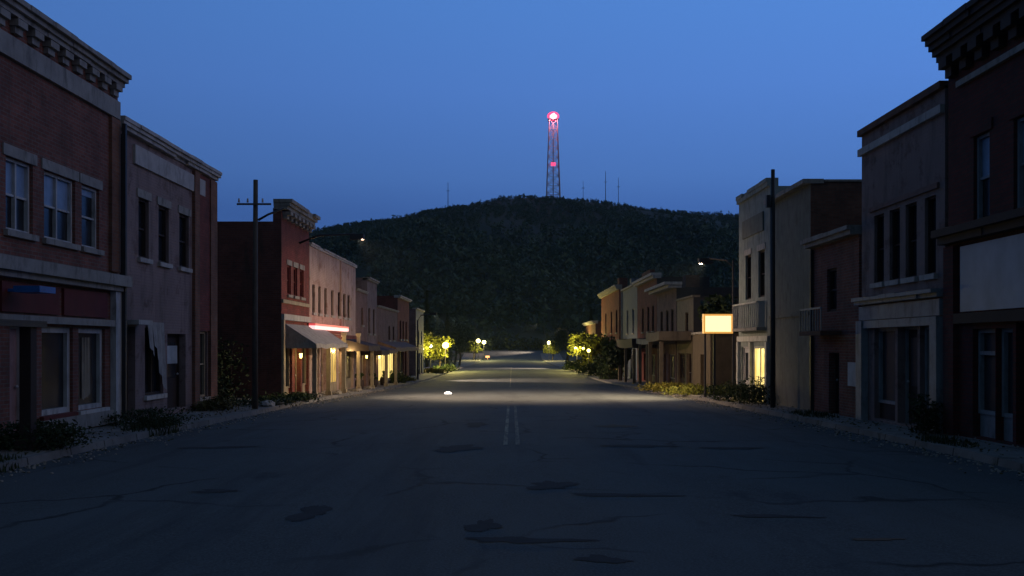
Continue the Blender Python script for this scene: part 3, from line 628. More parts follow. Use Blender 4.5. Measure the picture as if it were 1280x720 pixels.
R9.shop(*gf[0], frame='stone', cols=3); R9.door(*gf[1])
uw = [(82, 83.2, 3.0, 5.2), (86, 87.2, 3.0, 5.2)]; gf = [(81, 84.5, -1.2, 1.1), (86, 87.6, -1.2, 1.1)]
R9b = Bld('slate_grey_building', 'slate grey building with a roof chimney between the two crimson ones', 1, X, 79.9, 91.0, 7.3, M['stucco_slate'], 4, uw+gf)
R9b.part('coping', M['stone'], 79.9, 91, 7.25, 7.4, -.4, .15); R9b.part('chimney', M['stucco_slate'], 88.5, 89.7, 6.9, 8.4, -1.6, -.6); R9b.part('drainpipe', M['grey_paint'], 90.6, 90.75, -1.2, 7.2, .002, .14)
for h in uw: R9b.window(*h, frame='grey_paint')
R9b.shop(*gf[0], frame='stone', cols=3); R9b.door(*gf[1])
uw = [(95, 96.4, 3.2, 5.6), (100, 101.4, 3.2, 5.6), (106, 107.4, 3.2, 5.6)]; gf = [(94, 98, -1.4, 1.0), (99, 100.6, -1.4, 1.0), (103, 108, -1.4, 1.0)]
R10 = Bld('crimson_end_building', 'crimson brick building with pale rounded coping above the lit trees on the right', 1, X, 93.5, 112, 7.8, M['brick_crimson'], 4, uw+gf)
R10.cornice(7.6, 8.1, .5, 'stone', 3, .2)
for h in uw: R10.window(*h, frame='dark_wood')
R10.shop(*gf[0], frame='cream_paint', pane='lit_amber', cols=3, name='lit_shop_window'); R10.door(*gf[1]); R10.shop(*gf[2], frame='cream_paint', cols=3)
gf = [(122, 128, -1.6, .9), (130, 132, -1.6, .9)]
R11 = Bld('low_far_shop', 'low distant shop with a pale fascia beyond the right row', 1, X, 120, 136, 5.0, M['brick_side'], 10, gf)
R11.cornice(4.7, 5.1, .5, 'stone_pale', 2, .3); R11.shop(*gf[0], frame='cream_paint', cols=3); R11.door(*gf[1])
# long canopy over the far right pavement
for (y0, y1, z0, z1, xo, mt, lb, cols_) in ((55.5,60.8,2.25,2.8,8.95,'stucco_beige','long beige boxed canopy in front of the small beige building',(55.9,60.4)),
        (60.9,68.6,2.05,2.42,9.35,'stone','thin sagging grey canopy in front of the overhanging roof ledge building',(64.2,68.0)),
        (69.0,79.2,1.75,2.45,9.1,'canvas_dark','deep dark canopy in front of the tall crimson building',(69.4,74.6,78.8))):
    cp = thing('pavement_canopy', lb, 'canopy', (10, (y0+y1)/2, -1)); m = MB()
    for k in range(6):
        a, b_ = y0+(y1-y0)*k/6, y0+(y1-y0)*(k+1)/6; sag = -.09*math.sin(math.pi*(k+.5)/6)
        m.box(xo, 10.93, a, b_, z0+sag, z1+sag)
    m.build('canopy_box', M[mt], cp)
    for y in cols_: MB().box(xo+.12, xo+.34, y, y+.22, gz(y), z0-.1).build('column', M['stucco_beige'], cp)
pd = MB(); R9.fb(pd, 72.0, 76.5, 7.402, 7.9, -.3, .1); pd.build('pediment', M['brick_side'], R9.root)
pd = MB(); R10.fb(pd, 96.0, 97.5, 8.102, 9.0, -1.2, -.3); pd.build('chimney', M['brick_side'], R10.root)
pd = MB(); R8.fb(pd, 66.0, 67.2, 5.4, 7.0, -2.6, -1.6); pd.build('chimney', M['brick_brown'], R8.root)

# ------------------------------------------------------------------ street furniture
def spot(parent, loc, target, energy, size, blend=.3, color=(1,.80,.55), r=.15):
    l = bpy.data.lights.new('lamp_light', 'SPOT'); l.energy = energy; l.spot_size = R(size); l.spot_blend = blend; l.color = color; l.shadow_soft_size = r
    o = bpy.data.objects.new('lamp_light', l); col.objects.link(o)
    d = Vector(target)-Vector(loc); o.rotation_euler = d.to_track_quat('-Z', 'Y').to_euler()
    o.parent = parent; o.location = Vector(loc)-world_loc(parent); return o
def point(parent, loc, energy, color=(1,.8,.35), r=.2):
    l = bpy.data.lights.new('lamp_light', 'POINT'); l.energy = energy; l.color = color; l.shadow_soft_size = r
    o = bpy.data.objects.new('lamp_light', l); col.objects.link(o); o.parent = parent; o.location = Vector(loc)-world_loc(parent); return o

# left utility pole with crossarm and street lamp bracket
x, y = -8.3, 29.4; g = gz(y)+.1
up_ = thing('utility_pole', 'weathered wooden utility pole with short crossarm and lamp bracket on the left pavement', 'utility pole', (x, y, g))
MB().tube([(x,y,g-.2),(x,y,3),(x+.02,y,7.3)], [.10,.09,.075], 12).build('pole', M['pole_wood'], up_, smooth=True)
MB().box(x-.55, x+.55, y-.14, y-.10, 6.47, 6.53).build('crossarm', M['pole_wood'], up_)
for dx in (-.48, -.2, .28): MB().tube([(x+dx,y-.13,6.552),(x+dx,y-.13,6.68)], [.035,.025], 8).build('insulator', M['zinc'], up_)
MB().tube([(x+.1,y,6.0),(x+.4,y+.1,6.2),(x+.85,y+.3,6.42)], [.04,.035,.035], 8).build('lamp_bracket', M['dark_metal'], up_, smooth=True)
# right utility pole
x, y = 8.6, 30.0; g = gz(y)+.1
rp = thing('utility_pole', 'dark utility pole between the plain grey-green and pale green buildings', 'utility pole', (x, y, g))
MB().tube([(x,y,g-.2),(x,y,3),(x,y,7.75)], [.09,.08,.065], 12).build('pole', M['dark_metal'], rp, smooth=True)
MB().box(x-.22, x-.09, y-.07, y+.07, 6.5, 6.9).build('transformer_can', M['dark_metal'], rp)

# cut-off street lamps over the lit stretches of road
def street_lamp(x, y, h, arm, energy, label, size=80, aim=(0,0), col_=(1,.70,.48)):
    g = gz(y)+.1; s = -1 if x < 0 else 1; r = thing('street_lamp', label, 'street lamp', (x, y, g), 'shielded street lamps along the road')
    MB().tube([(x,y,g-.1),(x,y,g+h-.6),(x-s*.3,y,g+h-.1),(x-s*arm,y,g+h)], [.08,.06,.05,.04], 8).build('post', M['dark_metal'], r, smooth=True)
    hx = x-s*arm; head(r, hx, y, g+h)
    if energy: spot(r, (hx, y, g+h-.1), (aim[0], y+aim[1], gz(y+aim[1])), energy, size, .5, col_, .02)
def head(r, hx, y, z):
    """full cut-off lamp head: a skirt hides the lens from the side"""
    m = MB(); m.box(hx-.3, hx+.3, y-.15, y+.15, z+.06, z+.14)
    m.box(hx-.3, hx-.28, y-.15, y+.15, z-.09, z+.058).box(hx+.28, hx+.3, y-.15, y+.15, z-.09, z+.058).box(hx-.278, hx+.278, y-.15, y-.13, z-.09, z+.058).box(hx-.278, hx+.278, y+.13, y+.15, z-.09, z+.058)
    hd = m.build('lamp_head', M['dark_metal'], r)
    MB().box(hx-.24, hx+.24, y-.1, y+.1, z+.02, z+.05).build('lens', M['lens'], hd)
wl = thing('wall_lamp', 'dark shielded lamp on a bracket reaching out from the parapet of the corner crimson building', 'street lamp', (-9.3, 40.6, 6.6))
MB().tube([(-9.48,40.6,6.5),(-8.6,40.6,6.85),(-7.0,40.6,6.9)], [.05,.045,.04], 8).build('bracket', M['dark_metal'], wl, smooth=True); head(wl, -6.9, 40.6, 6.75)
spot(wl, (-6.9, 40.6, 6.65), (1.6, 42.6, -.5), 7500, 104, .9, (1,.68,.44), .02)
street_lamp(-8.6, 83, 6.0, 1.4, 7500, 'street lamp beyond the shop with the yellow window', 80, (0, 0))
street_lamp(8.6, 139, 6.0, 1.4, 10000, 'street lamp past the low distant shop on the right', 80, (0, 0))
street_lamp(-9, 222, 10.5, 2, 0, 'tall thin distant lamp pole on the left of the road end', 60, (0, 0))
street_lamp(9.3, 262, 8, 2, 16000, 'thin distant lamp pole at the right of the road end', 120, (-9, 4))

# globe lanterns
def lantern(x, y, h, r, energy, label, mat='lamp_yellow', color=(1,.8,.22)):
    g = gz(y)+.1; t = thing('globe_lantern', label, 'lamp', (x, y, g), 'glowing globe lanterns by the road')
    MB().tube([(x,y,g-.1),(x,y,g+.4),(x,y,g+.45),(x,y,g+h-r)], [.12,.11,.06,.05], 8).build('post', M['dark_metal'], t)
    gl = MB().ball((x,y,g+h), r, 14, 10).build('globe', M[mat], t, smooth=True); gl.visible_shadow = True
    MB().tube([(x,y,g+h-r-.05),(x,y,g+h-r+.02)], [.09,.12], 8).build('collar', M['dark_metal'], t)
    point(t, (x+ (r+.25 if x < 0 else -r-.25), y-.35-r, g+h), energy, color, .04)
lantern(-8.9, 121.6, 3.4, .42, 3000, 'brightest yellow globe lantern among the trees at the end of the left row')
lantern(-10.6, 118.5, 3.3, .2, 2000, 'small yellow globe lantern left of the brightest one')
lantern(-11.1, 112.6, 2.9, .2, 1400, 'yellow globe lantern beside the plain grey end building')
lantern(-8.6, 231, 5.0, .55, 2200, 'left globe of the pale pair near the far end of the road', 'lamp_pale', (1,.85,.32))
lantern(-7.2, 233, 4.6, .5, 2200, 'right globe of the pale pair near the far end of the road', 'lamp_pale', (1,.85,.32))
lantern(9.2, 226, 4.6, .45, 2600, 'pale globe lantern alone near the far end on the right', 'lamp_pale', (1,.85,.32))
lantern(9.3, 130.2, 3.1, .35, 1900, 'yellow globe lantern at the far end of the lit foliage on the right')
lantern(9.0, 114.8, 3.1, .22, 1300, 'yellow globe lantern in the middle of the lit foliage on the right')
lantern(8.6, 102.0, 2.7, .2, 170, 'small yellow globe lantern before the crimson end building')
o = MB().box(-7.0,-5.9,240,240.4,gz(240)+.5,gz(240)+1.0).box(-6.5,-6.4,240.1,240.3,gz(240)-.1,gz(240)+.5).build('road_barrier_light', M['lamp_orange'], loc=(-6.4,240.2,gz(240))); tag(o, 'small orange light at the left edge of the far end of the road', 'light')

# wall lanterns under the left awnings
def wall_lamp(x, y, z, e, label, color=(1,.68,.25)):
    s = -1 if x < 0 else 1; t = thing('wall_lantern', label, 'lamp', (x, y, z), 'small wall lanterns under the awnings')
    MB().box(x, x-s*.12, y-.02, y+.02, z+.1, z+.14).build('bracket', M['dark_metal'], t); MB().tube([(x-s*.14,y,z-.12),(x-s*.14,y,z+.08)], [.05,.07], 8).build('glass_shade', M['lamp_yellow'], t)
    point(t, (x-s*.45, y, z-.1), e, color, .06)
for (y, z, e, lb) in ((40.2,1.5,22,'small wall lantern under the grey awning'), (46.8,1.8,34,'small wall lantern by the door under the neon strip'), (50.6,1.7,45,'wall lantern near the far end of the neon strip'), (58.4,1.2,14,'wall lantern under the black awning of the rose shop'), (64,1.1,16,'wall lantern of the narrow mauve building')):
    wall_lamp(-9.47, y, z, e, lb)


# lit sign on the right
sg = thing('lit_sign', 'glowing warm white rectangular sign with orange frame on dark poles at the right kerb', 'sign', (8.8, 39, -.3))
MB().box(8.26, 9.36, 38.9, 39.1, 2.53, 3.2).build('sign_face', M['lit_sign'], sg)
f = MB(); f.box(8.18, 8.257, 38.88, 39.12, 2.45, 3.28).box(9.363, 9.44, 38.88, 39.12, 2.45, 3.28).box(8.26, 9.36, 38.88, 39.12, 2.45, 2.527).box(8.26, 9.36, 38.88, 39.12, 3.203, 3.28); f.build('frame', M['lit_frame'], sg)
MB().tube([(8.27,39,-.4),(8.27,39,2.45)], [.05,.05], 8).build('pole', M['dark_metal'], sg)
MB().tube([(9.5,39.1,-.4),(9.5,39.1,5.6)], [.06,.04], 8).build('pole', M['dark_metal'], sg)
MB().tube([(9.5,39.1,5.3),(9.3,39.4,5.62),(8.6,39.9,5.75)], [.04,.035,.035], 8).build('lamp_bracket', M['dark_metal'], sg, smooth=True); head(sg, 8.5, 40.0, 5.62)
spot(sg, (8.5, 40, 5.52), (.8, 42.6, -.5), 7500, 112, .9, (1,.72,.42), .02)
MB().box(8.62, 8.72, 38.95, 39.05, -.4, 2.45).build('pole', M['dark_metal'], sg)

# glowing dome in the road
y = 44.5; x = -80/F*y; g = gz(y)+.06
dm = thing('road_marker_light', 'small glowing white dome lying on the left lane of the road', 'light', (x, y, g))
MB().ball((x,y,g), .2, 14, 10, .75).build('dome', M['lamp_white'], dm, smooth=True); MB().tube([(x,y,g-.05),(x,y,g+.03)], [.25,.24], 14).build('base_ring', M['dark_metal'], dm)

# ------------------------------------------------------------------ hill, forest, tower
HP = [(-900,0),(-600,10),(-400,28),(-250,58),(-151,84),(-123,90),(-86,99.5),(-49,106),(-25,109),(0,111),(37,112),(74,108.5),(117,103.5),(175,97.5),(300,80),(500,42),(800,10),(1000,0)]
def hp(x):
    if x <= HP[0][0] or x >= HP[-1][0]: return 0
    for (a, za), (b, zb) in zip(HP, HP[1:]):
        if x <= b: t = (x-a)/(b-a); return za+(zb-za)*t
def hz(x, y):
    xs = x*700/max(y, 300) if y < 700 else x
    if y < 290: return 0
    t = (y-290)/410
    if t < 1: k = math.sin(t*math.pi/2)**1.15*(.35+.65*t) ** .6
    else: k = max(0, math.cos(min(1, (t-1)/1.1)*math.pi/2))
    bumpy = 2.5*math.sin(x*.035+1)*math.sin(y*.021)+1.5*math.sin(x*.09+y*.05)
    return hp(x)*k + bumpy*min(1, t*3)*(1 if t < .9 else max(0, 1-(t-.9)*10))
mb = MB(); nx, ny = 130, 60
for j in range(ny+1):
    y = 285+(1200-285)*j/ny
    for i in range(nx+1):
        x = -950+2000*i/nx; mb.v.append((x, y, hz(x, y)-.5))
for j in range(ny):
    for i in range(nx): a = j*(nx+1)+i; mb.f.append((a, a+1, a+nx+2, a+nx+1)); mb.mi.append(0)
struct(mb.build('hill', M['hill'], smooth=True))

def crown(mb, rnd, c, rx, rz, n, leaf, clumps=6):
    """leaf faces spread in clumps through a crown volume"""
    cl = []
    for i in range(clumps):
        t = rnd.uniform(0, 6.283); rr = rx*.62*math.sqrt(rnd.random()); cl.append((c[0]+rr*math.cos(t), c[1]+rr*math.sin(t), c[2]+rnd.uniform(-.6, .65)*rz, rnd.uniform(.32, .6)*rx))
    for i in range(n):
        q = cl[i % clumps]
        while True:
            d = (rnd.uniform(-1,1), rnd.uniform(-1,1), rnd.uniform(-1,1)); l = d[0]**2+d[1]**2+d[2]**2
            if .15 < l < 1: break
        p = Vector((q[0]+d[0]*q[3], q[1]+d[1]*q[3], q[2]+d[2]*q[3]*.8*rz/rx))
        a = Vector((rnd.gauss(0,1), rnd.gauss(0,1), rnd.gauss(0,.7))).normalized(); b_ = a.cross(Vector((rnd.gauss(0,1), rnd.gauss(0,1), rnd.gauss(0,1)))).normalized()
        s = leaf*rnd.uniform(.6, 1.3); a *= s; b_ *= s*.6
        mb.quad(tuple(p-a), tuple(p+b_), tuple(p+a), tuple(p-b_))
def forest(name, pts, seed, n=34, mat='leaf_dark', **kw):
    rnd = random.Random(seed); protos = []
    for k in range(8):
        m = MB(); crown(m, rnd, (0,0,0), 1, 1.0, n, .21, 5); protos.append(m.v)
    mb = MB()
    for (x, y, z, r) in pts:
        pv = protos[rnd.randrange(8)]; t = rnd.uniform(0, 6.28); c, s = math.cos(t), math.sin(t); k = rnd.uniform(.85, 1.25)
        b0 = len(mb.v); mb.v += [(x+r*(a*c-b*s), y+r*(a*s+b*c), z+r*k*(.7+d)) for a, b, d in pv]
        for q in range(len(pv)//4): mb.f.append((b0+4*q, b0+4*q+1, b0+4*q+2, b0+4*q+3)); mb.mi.append(0)
    o = mb.build(name, M[mat]); o['kind'] = 'stuff'
    for k, v in kw.items(): o[k] = v
    return o
rnd = random.Random(11); pts = []
while len(pts) < 8500:
    y = 292+(720-292)*rnd.random()**.62; x = rnd.uniform(-.36, .38)*y*1.15
    r = rnd.uniform(2.2, 4.6) if rnd.random() < .8 else rnd.uniform(4.5, 6)
    if y > 620: r *= .33
    elif y > 520: r = min(r, 2.0)
    if math.sin(x*.03+1.3)*math.sin(y*.027+x*.01) > .55 and rnd.random() < .75: continue
    pts.append((x, y, hz(x, y)-.8, r))
forest('wooded_hillside', pts, 5, 70, 'leaf_wood')['label'] = 'dark dense woods covering the long hill behind the town'
pts = []
for i in range(900):
    s = rnd.choice((-1, 1)); y = rnd.uniform(110, 300); x = s*rnd.uniform(26 if y < 262 else 14, 170); pts.append((x, y, gz(y), rnd.uniform(2.5, 5)))
for i in range(140): x = rnd.uniform(-60, 60); pts.append((x, rnd.uniform(282, 296), 0, rnd.uniform(1.5, 3.2)))
forest('woodland', pts, 6, 80)['label'] = 'dark woods at the foot of the hill beyond the houses'

# lattice tower with red lights
tx, ty = (691.5-640)/F*700, 700; tz = hz(tx, ty)-1
tw = thing('radio_tower', 'tall lattice tower on the hilltop with glowing red light at its head', 'tower', (tx, ty, tz))
TH = 172+2-tz; 
def hw(z): return 5.4-(5.4-3.1)*min(1, (z)/(TH))
for sx in (-1, 1):
    for sy in (-1, 1):
        MB().tube([(tx+sx*hw(0),ty+sy*hw(0),tz-2),(tx+sx*hw(TH),ty+sy*hw(TH),tz+TH)], [.38,.3], 6).build('leg', M['tower_steel'], tw)
nb = 9
br = MB()
for k in range(nb):
    z0, z1 = TH*k/nb, TH*(k+1)/nb; a, b_ = hw(z0), hw(z1)
    for (p, q) in (((-1,-1),(1,-1)),((1,-1),(1,1)),((1,1),(-1,1)),((-1,1),(-1,-1))):
        P0 = (tx+p[0]*a, ty+p[1]*a, tz+z0); Q1 = (tx+q[0]*b_, ty+q[1]*b_, tz+z1); Q0 = (tx+q[0]*a, ty+q[1]*a, tz+z0); P1 = (tx+p[0]*b_, ty+p[1]*b_, tz+z1)
        br.tube([P0, Q1], [.19,.19], 4); br.tube([Q0, P1], [.19,.19], 4); br.tube([P1, Q1], [.19,.19], 4)
br.build('bracing', M['tower_steel'], tw)
MB().box(tx-.35, tx+.35, ty-.35, ty+.35, tz, tz+TH*.98).build('cable_ladder', M['zinc'], tw)
MB().box(tx-4, tx+4, ty-4, ty+4, tz+TH, tz+TH+.7).build('platform', M['dark_metal'], tw)
bc = MB().ball((tx,ty,tz+TH+3.2), 4.7, 16, 10, .72).build('beacon', M['beacon'], tw, smooth=True)
MB().ball((tx+.3,ty-4.3,tz+TH+4.2), .8, 12, 8, 1).build('lamp_core', M['beacon_core'], bc, smooth=True)
point(tw, (tx, ty-6, tz+TH+1), 11000, (1,.30,.38), .05)
MB().box(tx-1.9, tx+1.6, ty-hw(TH*.45)-.8, ty-hw(TH*.45)-.3, tz+TH*.43, tz+TH*.43+2.6).build('side_light', M['beacon'], tw)
def mast(px, y0, y1, label, r=.35):
    x = (px-640)/F*705; zt = 2+(430-y0)/F*705; zb = hz(x, 705)-1
    t = thing('antenna_mast', label, 'mast', (x, 705, zb), 'thin masts on the hilltop')
    MB().tube([(x,705,zb),(x,705,zt)], [r, r*.5], 6).build('shaft', M['dark_metal'], t)
    MB().box(x-1.2, x+1.2, 704.8, 705.2, zb+(zt-zb)*.7, zb+(zt-zb)*.7+.3).build('crossbar', M['dark_metal'], t)
mast(560, 228, 250, 'thin dark mast on the left shoulder of the hill'); mast(757, 214, 248, 'taller thin mast right of the red-lit tower'); mast(773, 222, 250, 'thin faint mast furthest right of the red-lit tower', .28); mast(729, 226, 245, 'short thin mast close right of the red-lit tower', .22)

# ------------------------------------------------------------------ trees, bushes, weeds
def tree(x, y, h, r, label, seed, mat='leaf', leaf=.22, n=1500, name='tree', group='trees beside the road'):
    rnd = random.Random(seed); g = gz(y)
    t = thing(name, label, 'tree', (x, y, g), group)
    tr = MB(); th = h*.5
    tr.tube([(x,y,g-.2),(x+.1*r,y,g+th*.5),(x,y+.1,g+th),(x+.05,y,g+h*.8)], [h*.032,h*.025,h*.02,.03], 8)
    for k in range(7):
        a = rnd.uniform(0, 6.28); z0 = g+h*rnd.uniform(.3, .6); L = r*rnd.uniform(.6, .9)
        tr.tube([(x,y,z0),(x+L*.5*math.cos(a),y+L*.5*math.sin(a),z0+h*.1),(x+L*math.cos(a),y+L*math.sin(a),z0+h*.22)], [h*.012,h*.009,.02], 6)
    tr.build('trunk', M['bark'], t)
    c = MB(); crown(c, rnd, (x, y, g+h*.63), r, h*.40, n, leaf, 14); c.build('crown', M[mat], t)
def conifer(x, y, h, r, label, seed):
    rnd = random.Random(seed); g = gz(y); t = thing('conifer', label, 'tree', (x, y, g), 'dark conifers against the hill')
    MB().tube([(x,y,g-.2),(x,y,g+h)], [h*.025,.03], 8).build('trunk', M['bark'], t)
    c = MB()
    for i in range(1500):
        k = rnd.random()**.8; rr = r*(1-k)*(.8+.35*math.sin(k*40))*math.sqrt(rnd.random()); a = rnd.uniform(0, 6.28)
        p = Vector((x+rr*math.cos(a), y+rr*math.sin(a), g+h*.08+h*.9*k-.15*rr)); u = Vector((math.cos(a), math.sin(a), -.5))*.32; v = Vector((-math.sin(a), math.cos(a), 0))*.13
        c.quad(tuple(p-u), tuple(p-v), tuple(p+u), tuple(p+v))
    c.build('crown', M['leaf_dark'], t)
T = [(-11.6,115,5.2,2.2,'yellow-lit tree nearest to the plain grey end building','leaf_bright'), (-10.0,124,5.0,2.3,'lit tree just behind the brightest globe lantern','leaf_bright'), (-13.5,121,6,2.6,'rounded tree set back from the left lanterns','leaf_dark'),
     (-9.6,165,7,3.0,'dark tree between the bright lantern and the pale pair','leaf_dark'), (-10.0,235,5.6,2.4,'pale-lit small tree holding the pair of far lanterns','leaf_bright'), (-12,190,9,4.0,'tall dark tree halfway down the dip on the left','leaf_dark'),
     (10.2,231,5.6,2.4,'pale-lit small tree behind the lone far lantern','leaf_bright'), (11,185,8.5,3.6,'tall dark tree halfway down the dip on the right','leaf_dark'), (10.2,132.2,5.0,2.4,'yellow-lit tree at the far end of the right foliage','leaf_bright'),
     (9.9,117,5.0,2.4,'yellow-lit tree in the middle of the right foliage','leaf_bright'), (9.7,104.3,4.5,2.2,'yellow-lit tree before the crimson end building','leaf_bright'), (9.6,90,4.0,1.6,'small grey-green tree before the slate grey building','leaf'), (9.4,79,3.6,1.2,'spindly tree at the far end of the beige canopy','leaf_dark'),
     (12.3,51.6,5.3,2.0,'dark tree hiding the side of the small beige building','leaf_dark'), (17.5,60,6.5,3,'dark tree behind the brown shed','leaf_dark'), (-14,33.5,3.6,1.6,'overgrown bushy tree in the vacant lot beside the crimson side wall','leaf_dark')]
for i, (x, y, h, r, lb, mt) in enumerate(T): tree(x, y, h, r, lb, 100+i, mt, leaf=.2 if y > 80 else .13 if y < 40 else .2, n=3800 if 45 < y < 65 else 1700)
for i, (x, y, h, r, lb) in enumerate(((-14,150,13,2.6,'tallest dark conifer left of the road'), (-10.5,148,9,2.0,'shorter dark conifer closest to the left road edge'), (-19,142,12,2.6,'dark conifer behind the grey end building'), (-24,150,13,3,'dark conifer furthest left beyond the row'), (13.5,155,10,2.4,'dark conifer right of the road beyond the lit foliage'), (18,165,12,2.8,'dark conifer behind the low distant shop'))): conifer(x, y, h, r, lb, 300+i)

def bush(x, y, rx, h, label, seed, mat='leaf', n=700, leaf=.06, name='bush', zg=None, ry=None):
    rnd = random.Random(seed); g = (gz(y)+.13) if zg is None else zg; t = thing(name, label, 'bush' if name == 'bush' else 'weeds', (x, y, g), 'weeds and bushes along the kerbs')
    st = MB(); lf = MB()
    for k in range(16):
        a = rnd.uniform(0, 6.28); q = rx*math.sqrt(rnd.random()); X_, Y_ = x+q*math.cos(a), y+(ry or rx)*q/rx*math.sin(a); hh = h*rnd.uniform(.45, 1)
        st.tube([(X_,Y_,g-.02),(X_+rnd.uniform(-.1,.1),Y_,g+hh*.6),(X_+rnd.uniform(-.25,.25)*rx,Y_+rnd.uniform(-.1,.1),g+hh)], [.012,.009,.004], 4)
        for i in range(n//16):
            z = hh*rnd.random()**.8; sp = rx*.28
            p = Vector((X_+rnd.gauss(0,sp), Y_+rnd.gauss(0,sp), g+max(.02, z))); u = Vector((rnd.gauss(0,1),rnd.gauss(0,1),rnd.gauss(.4,.8))).normalized(); v = u.cross(Vector((rnd.gauss(0,1),rnd.gauss(0,1),rnd.gauss(0,1)))).normalized(); s = leaf*rnd.uniform(.5,1.4)
            lf.quad(tuple(p-u*s), tuple(p+v*s*.4), tuple(p+u*s), tuple(p-v*s*.4))
    st.build('stems', M['bark'], t); lf.build('leaves', M[mat], t)
def grass(x, y, rx, ry, h, label, seed, mat='leaf_dry', n=420):
    rnd = random.Random(seed); t = thing('grass_tuft', label, 'weeds', (x, y, gz(y)+.1), 'weeds and bushes along the kerbs'); lf = MB()
    for i in range(n):
        a = rnd.uniform(0, 6.28); q = math.sqrt(rnd.random()); X_, Y_ = x+rx*q*math.cos(a), y+ry*q*math.sin(a); g = gz(Y_)+(.12 if abs(X_) > 8 else .03); hh = h*rnd.uniform(.3, 1)*(1.15-q*.6); w = .012; b_ = rnd.uniform(0, 6.28); ux, uy = math.cos(b_)*w, math.sin(b_)*w; lx, ly = rnd.gauss(0,.25)*hh, rnd.gauss(0,.25)*hh
        lf.quad((X_-ux,Y_-uy,g-.02),(X_+ux,Y_+uy,g-.02),(X_+ux*.6+lx*.5,Y_+uy*.6+ly*.5,g+hh*.6),(X_-ux*.6+lx*.5,Y_-uy*.6+ly*.5,g+hh*.6))
        lf.quad((X_-ux*.6+lx*.5,Y_-uy*.6+ly*.5,g+hh*.6),(X_+ux*.6+lx*.5,Y_+uy*.6+ly*.5,g+hh*.6),(X_+lx,Y_+ly,g+hh),(X_+lx*.98,Y_+ly*.98,g+hh*.99))
    lf.build('blades', M[mat], t)
bush(-8.5, 16.4, .75, .5, 'large dark weed clump at the kerb around the canopy post', 401, 'leaf_dark', 3800, .04, ry=.6)
bush(-8.95, 22.0, .9, .4, 'dark weeds spreading at the corner of the nearest left building', 402, 'leaf_dark', 2600, .04)
grass(-8.3, 21.0, .5, 1.2, .3, 'thin weeds along the left kerb before the mauve building', 403, 'leaf_dark')
bush(-9.4, 28.5, .6, .45, 'dry grassy weeds at the foot of the orange brick pier', 404, 'leaf_dry', 1000, .06); bush(-9.0, 31.5, 1.2, .3, 'low weeds at the edge of the vacant lot', 405, 'leaf_dark', 1200, .06)
bush(-8.7, 35.4, .9, .35, 'green weeds on the pavement before the grey awning', 406, 'leaf', 1300, .06); grass(-8.4, 33.4, .5, 1.0, .2, 'dry grass tuft at the kerb past the utility pole', 407)
bush(-12.5, 36.8, 1.5, 2.6, 'ivy growing up the crimson side wall', 408, 'leaf_dark', 2600, .09, ry=.35); bush(-11, 32, 1.0, 1.2, 'tall scrub in the vacant lot', 409, 'leaf_dark', 1400, .08)
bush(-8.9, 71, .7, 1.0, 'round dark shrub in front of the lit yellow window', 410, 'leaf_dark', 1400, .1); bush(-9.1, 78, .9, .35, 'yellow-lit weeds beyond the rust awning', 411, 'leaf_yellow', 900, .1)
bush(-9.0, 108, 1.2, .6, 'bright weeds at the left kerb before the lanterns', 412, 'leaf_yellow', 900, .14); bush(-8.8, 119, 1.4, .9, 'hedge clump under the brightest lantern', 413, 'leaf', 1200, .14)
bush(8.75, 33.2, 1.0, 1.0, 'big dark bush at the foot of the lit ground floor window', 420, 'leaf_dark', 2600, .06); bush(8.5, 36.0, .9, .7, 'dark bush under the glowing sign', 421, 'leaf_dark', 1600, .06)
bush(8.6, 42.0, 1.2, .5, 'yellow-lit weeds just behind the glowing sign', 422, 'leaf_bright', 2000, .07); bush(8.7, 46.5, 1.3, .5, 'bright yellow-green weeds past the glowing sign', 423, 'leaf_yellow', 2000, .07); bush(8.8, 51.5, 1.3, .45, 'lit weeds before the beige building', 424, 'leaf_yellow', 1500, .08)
bush(9.1, 84, 1.0, 1.5, 'leafy shrub before the far shops of the right row', 425, 'leaf', 1400, .11); bush(9.0, 96, 1.1, 1.8, 'leafy shrub under the lit foliage', 426, 'leaf', 1400, .13); bush(9.0, 108, 1.2, 1.8, 'rounded lit shrub before the crimson end building', 427, 'leaf', 1400, .14); bush(8.9, 122, 1.5, 1.5, 'lit shrub at the far end of the right kerb', 428, 'leaf', 1200, .15)
bush(8.9, 19.6, .3, .9, 'narrow dark weed against the pier between the two near right buildings', 430, 'leaf_dark', 900, .05); grass(8.4, 17.6, .4, 1.0, .2, 'thin grass at the near right kerb', 431, 'leaf_dark'); grass(8.6, 26, .5, 1.6, .22, 'grass at the kerb before the low brick building', 432, 'leaf_dark')
grass(-8.2, 13.8, .4, 1.2, .22, 'grass at the kerb in the left foreground', 433, 'leaf_dark')

# rubble along the left shops
def rubble(x, y, r, n, label, seed):
    rnd = random.Random(seed); g = gz(y)+.14; t = thing('rubble_pile', label, 'rubble', (x, y, g), 'rubble along the kerbs')
    for i in range(n):
        a = rnd.uniform(0, 6.28); q = r*math.sqrt(rnd.random()); s = rnd.uniform(.05, .16); mb = MB(); mb.ball((x+q*math.cos(a), y+q*math.sin(a), g+s*.4), s, 6, 4, .7, 0, .25, rnd); mb.build('chunk', M['rubble'], t)
for i, (x, y, r, n, lb) in enumerate(((-8.6,32.2,.5,6,'flat pale rubble by the utility pole'), (-8.8,38.8,.8,9,'broken pale stones before the grey awning'), (-8.6,43,.8,9,'pale rubble under the far end of the grey awning'), (-8.5,48,.7,8,'rubble under the neon strip'), (-8.4,53,.7,7,'rubble below the black awning'), (8.5,35.2,.35,5,'pale stones by the bush on the right kerb'))): rubble(x, y, r, n, lb, 500+i)
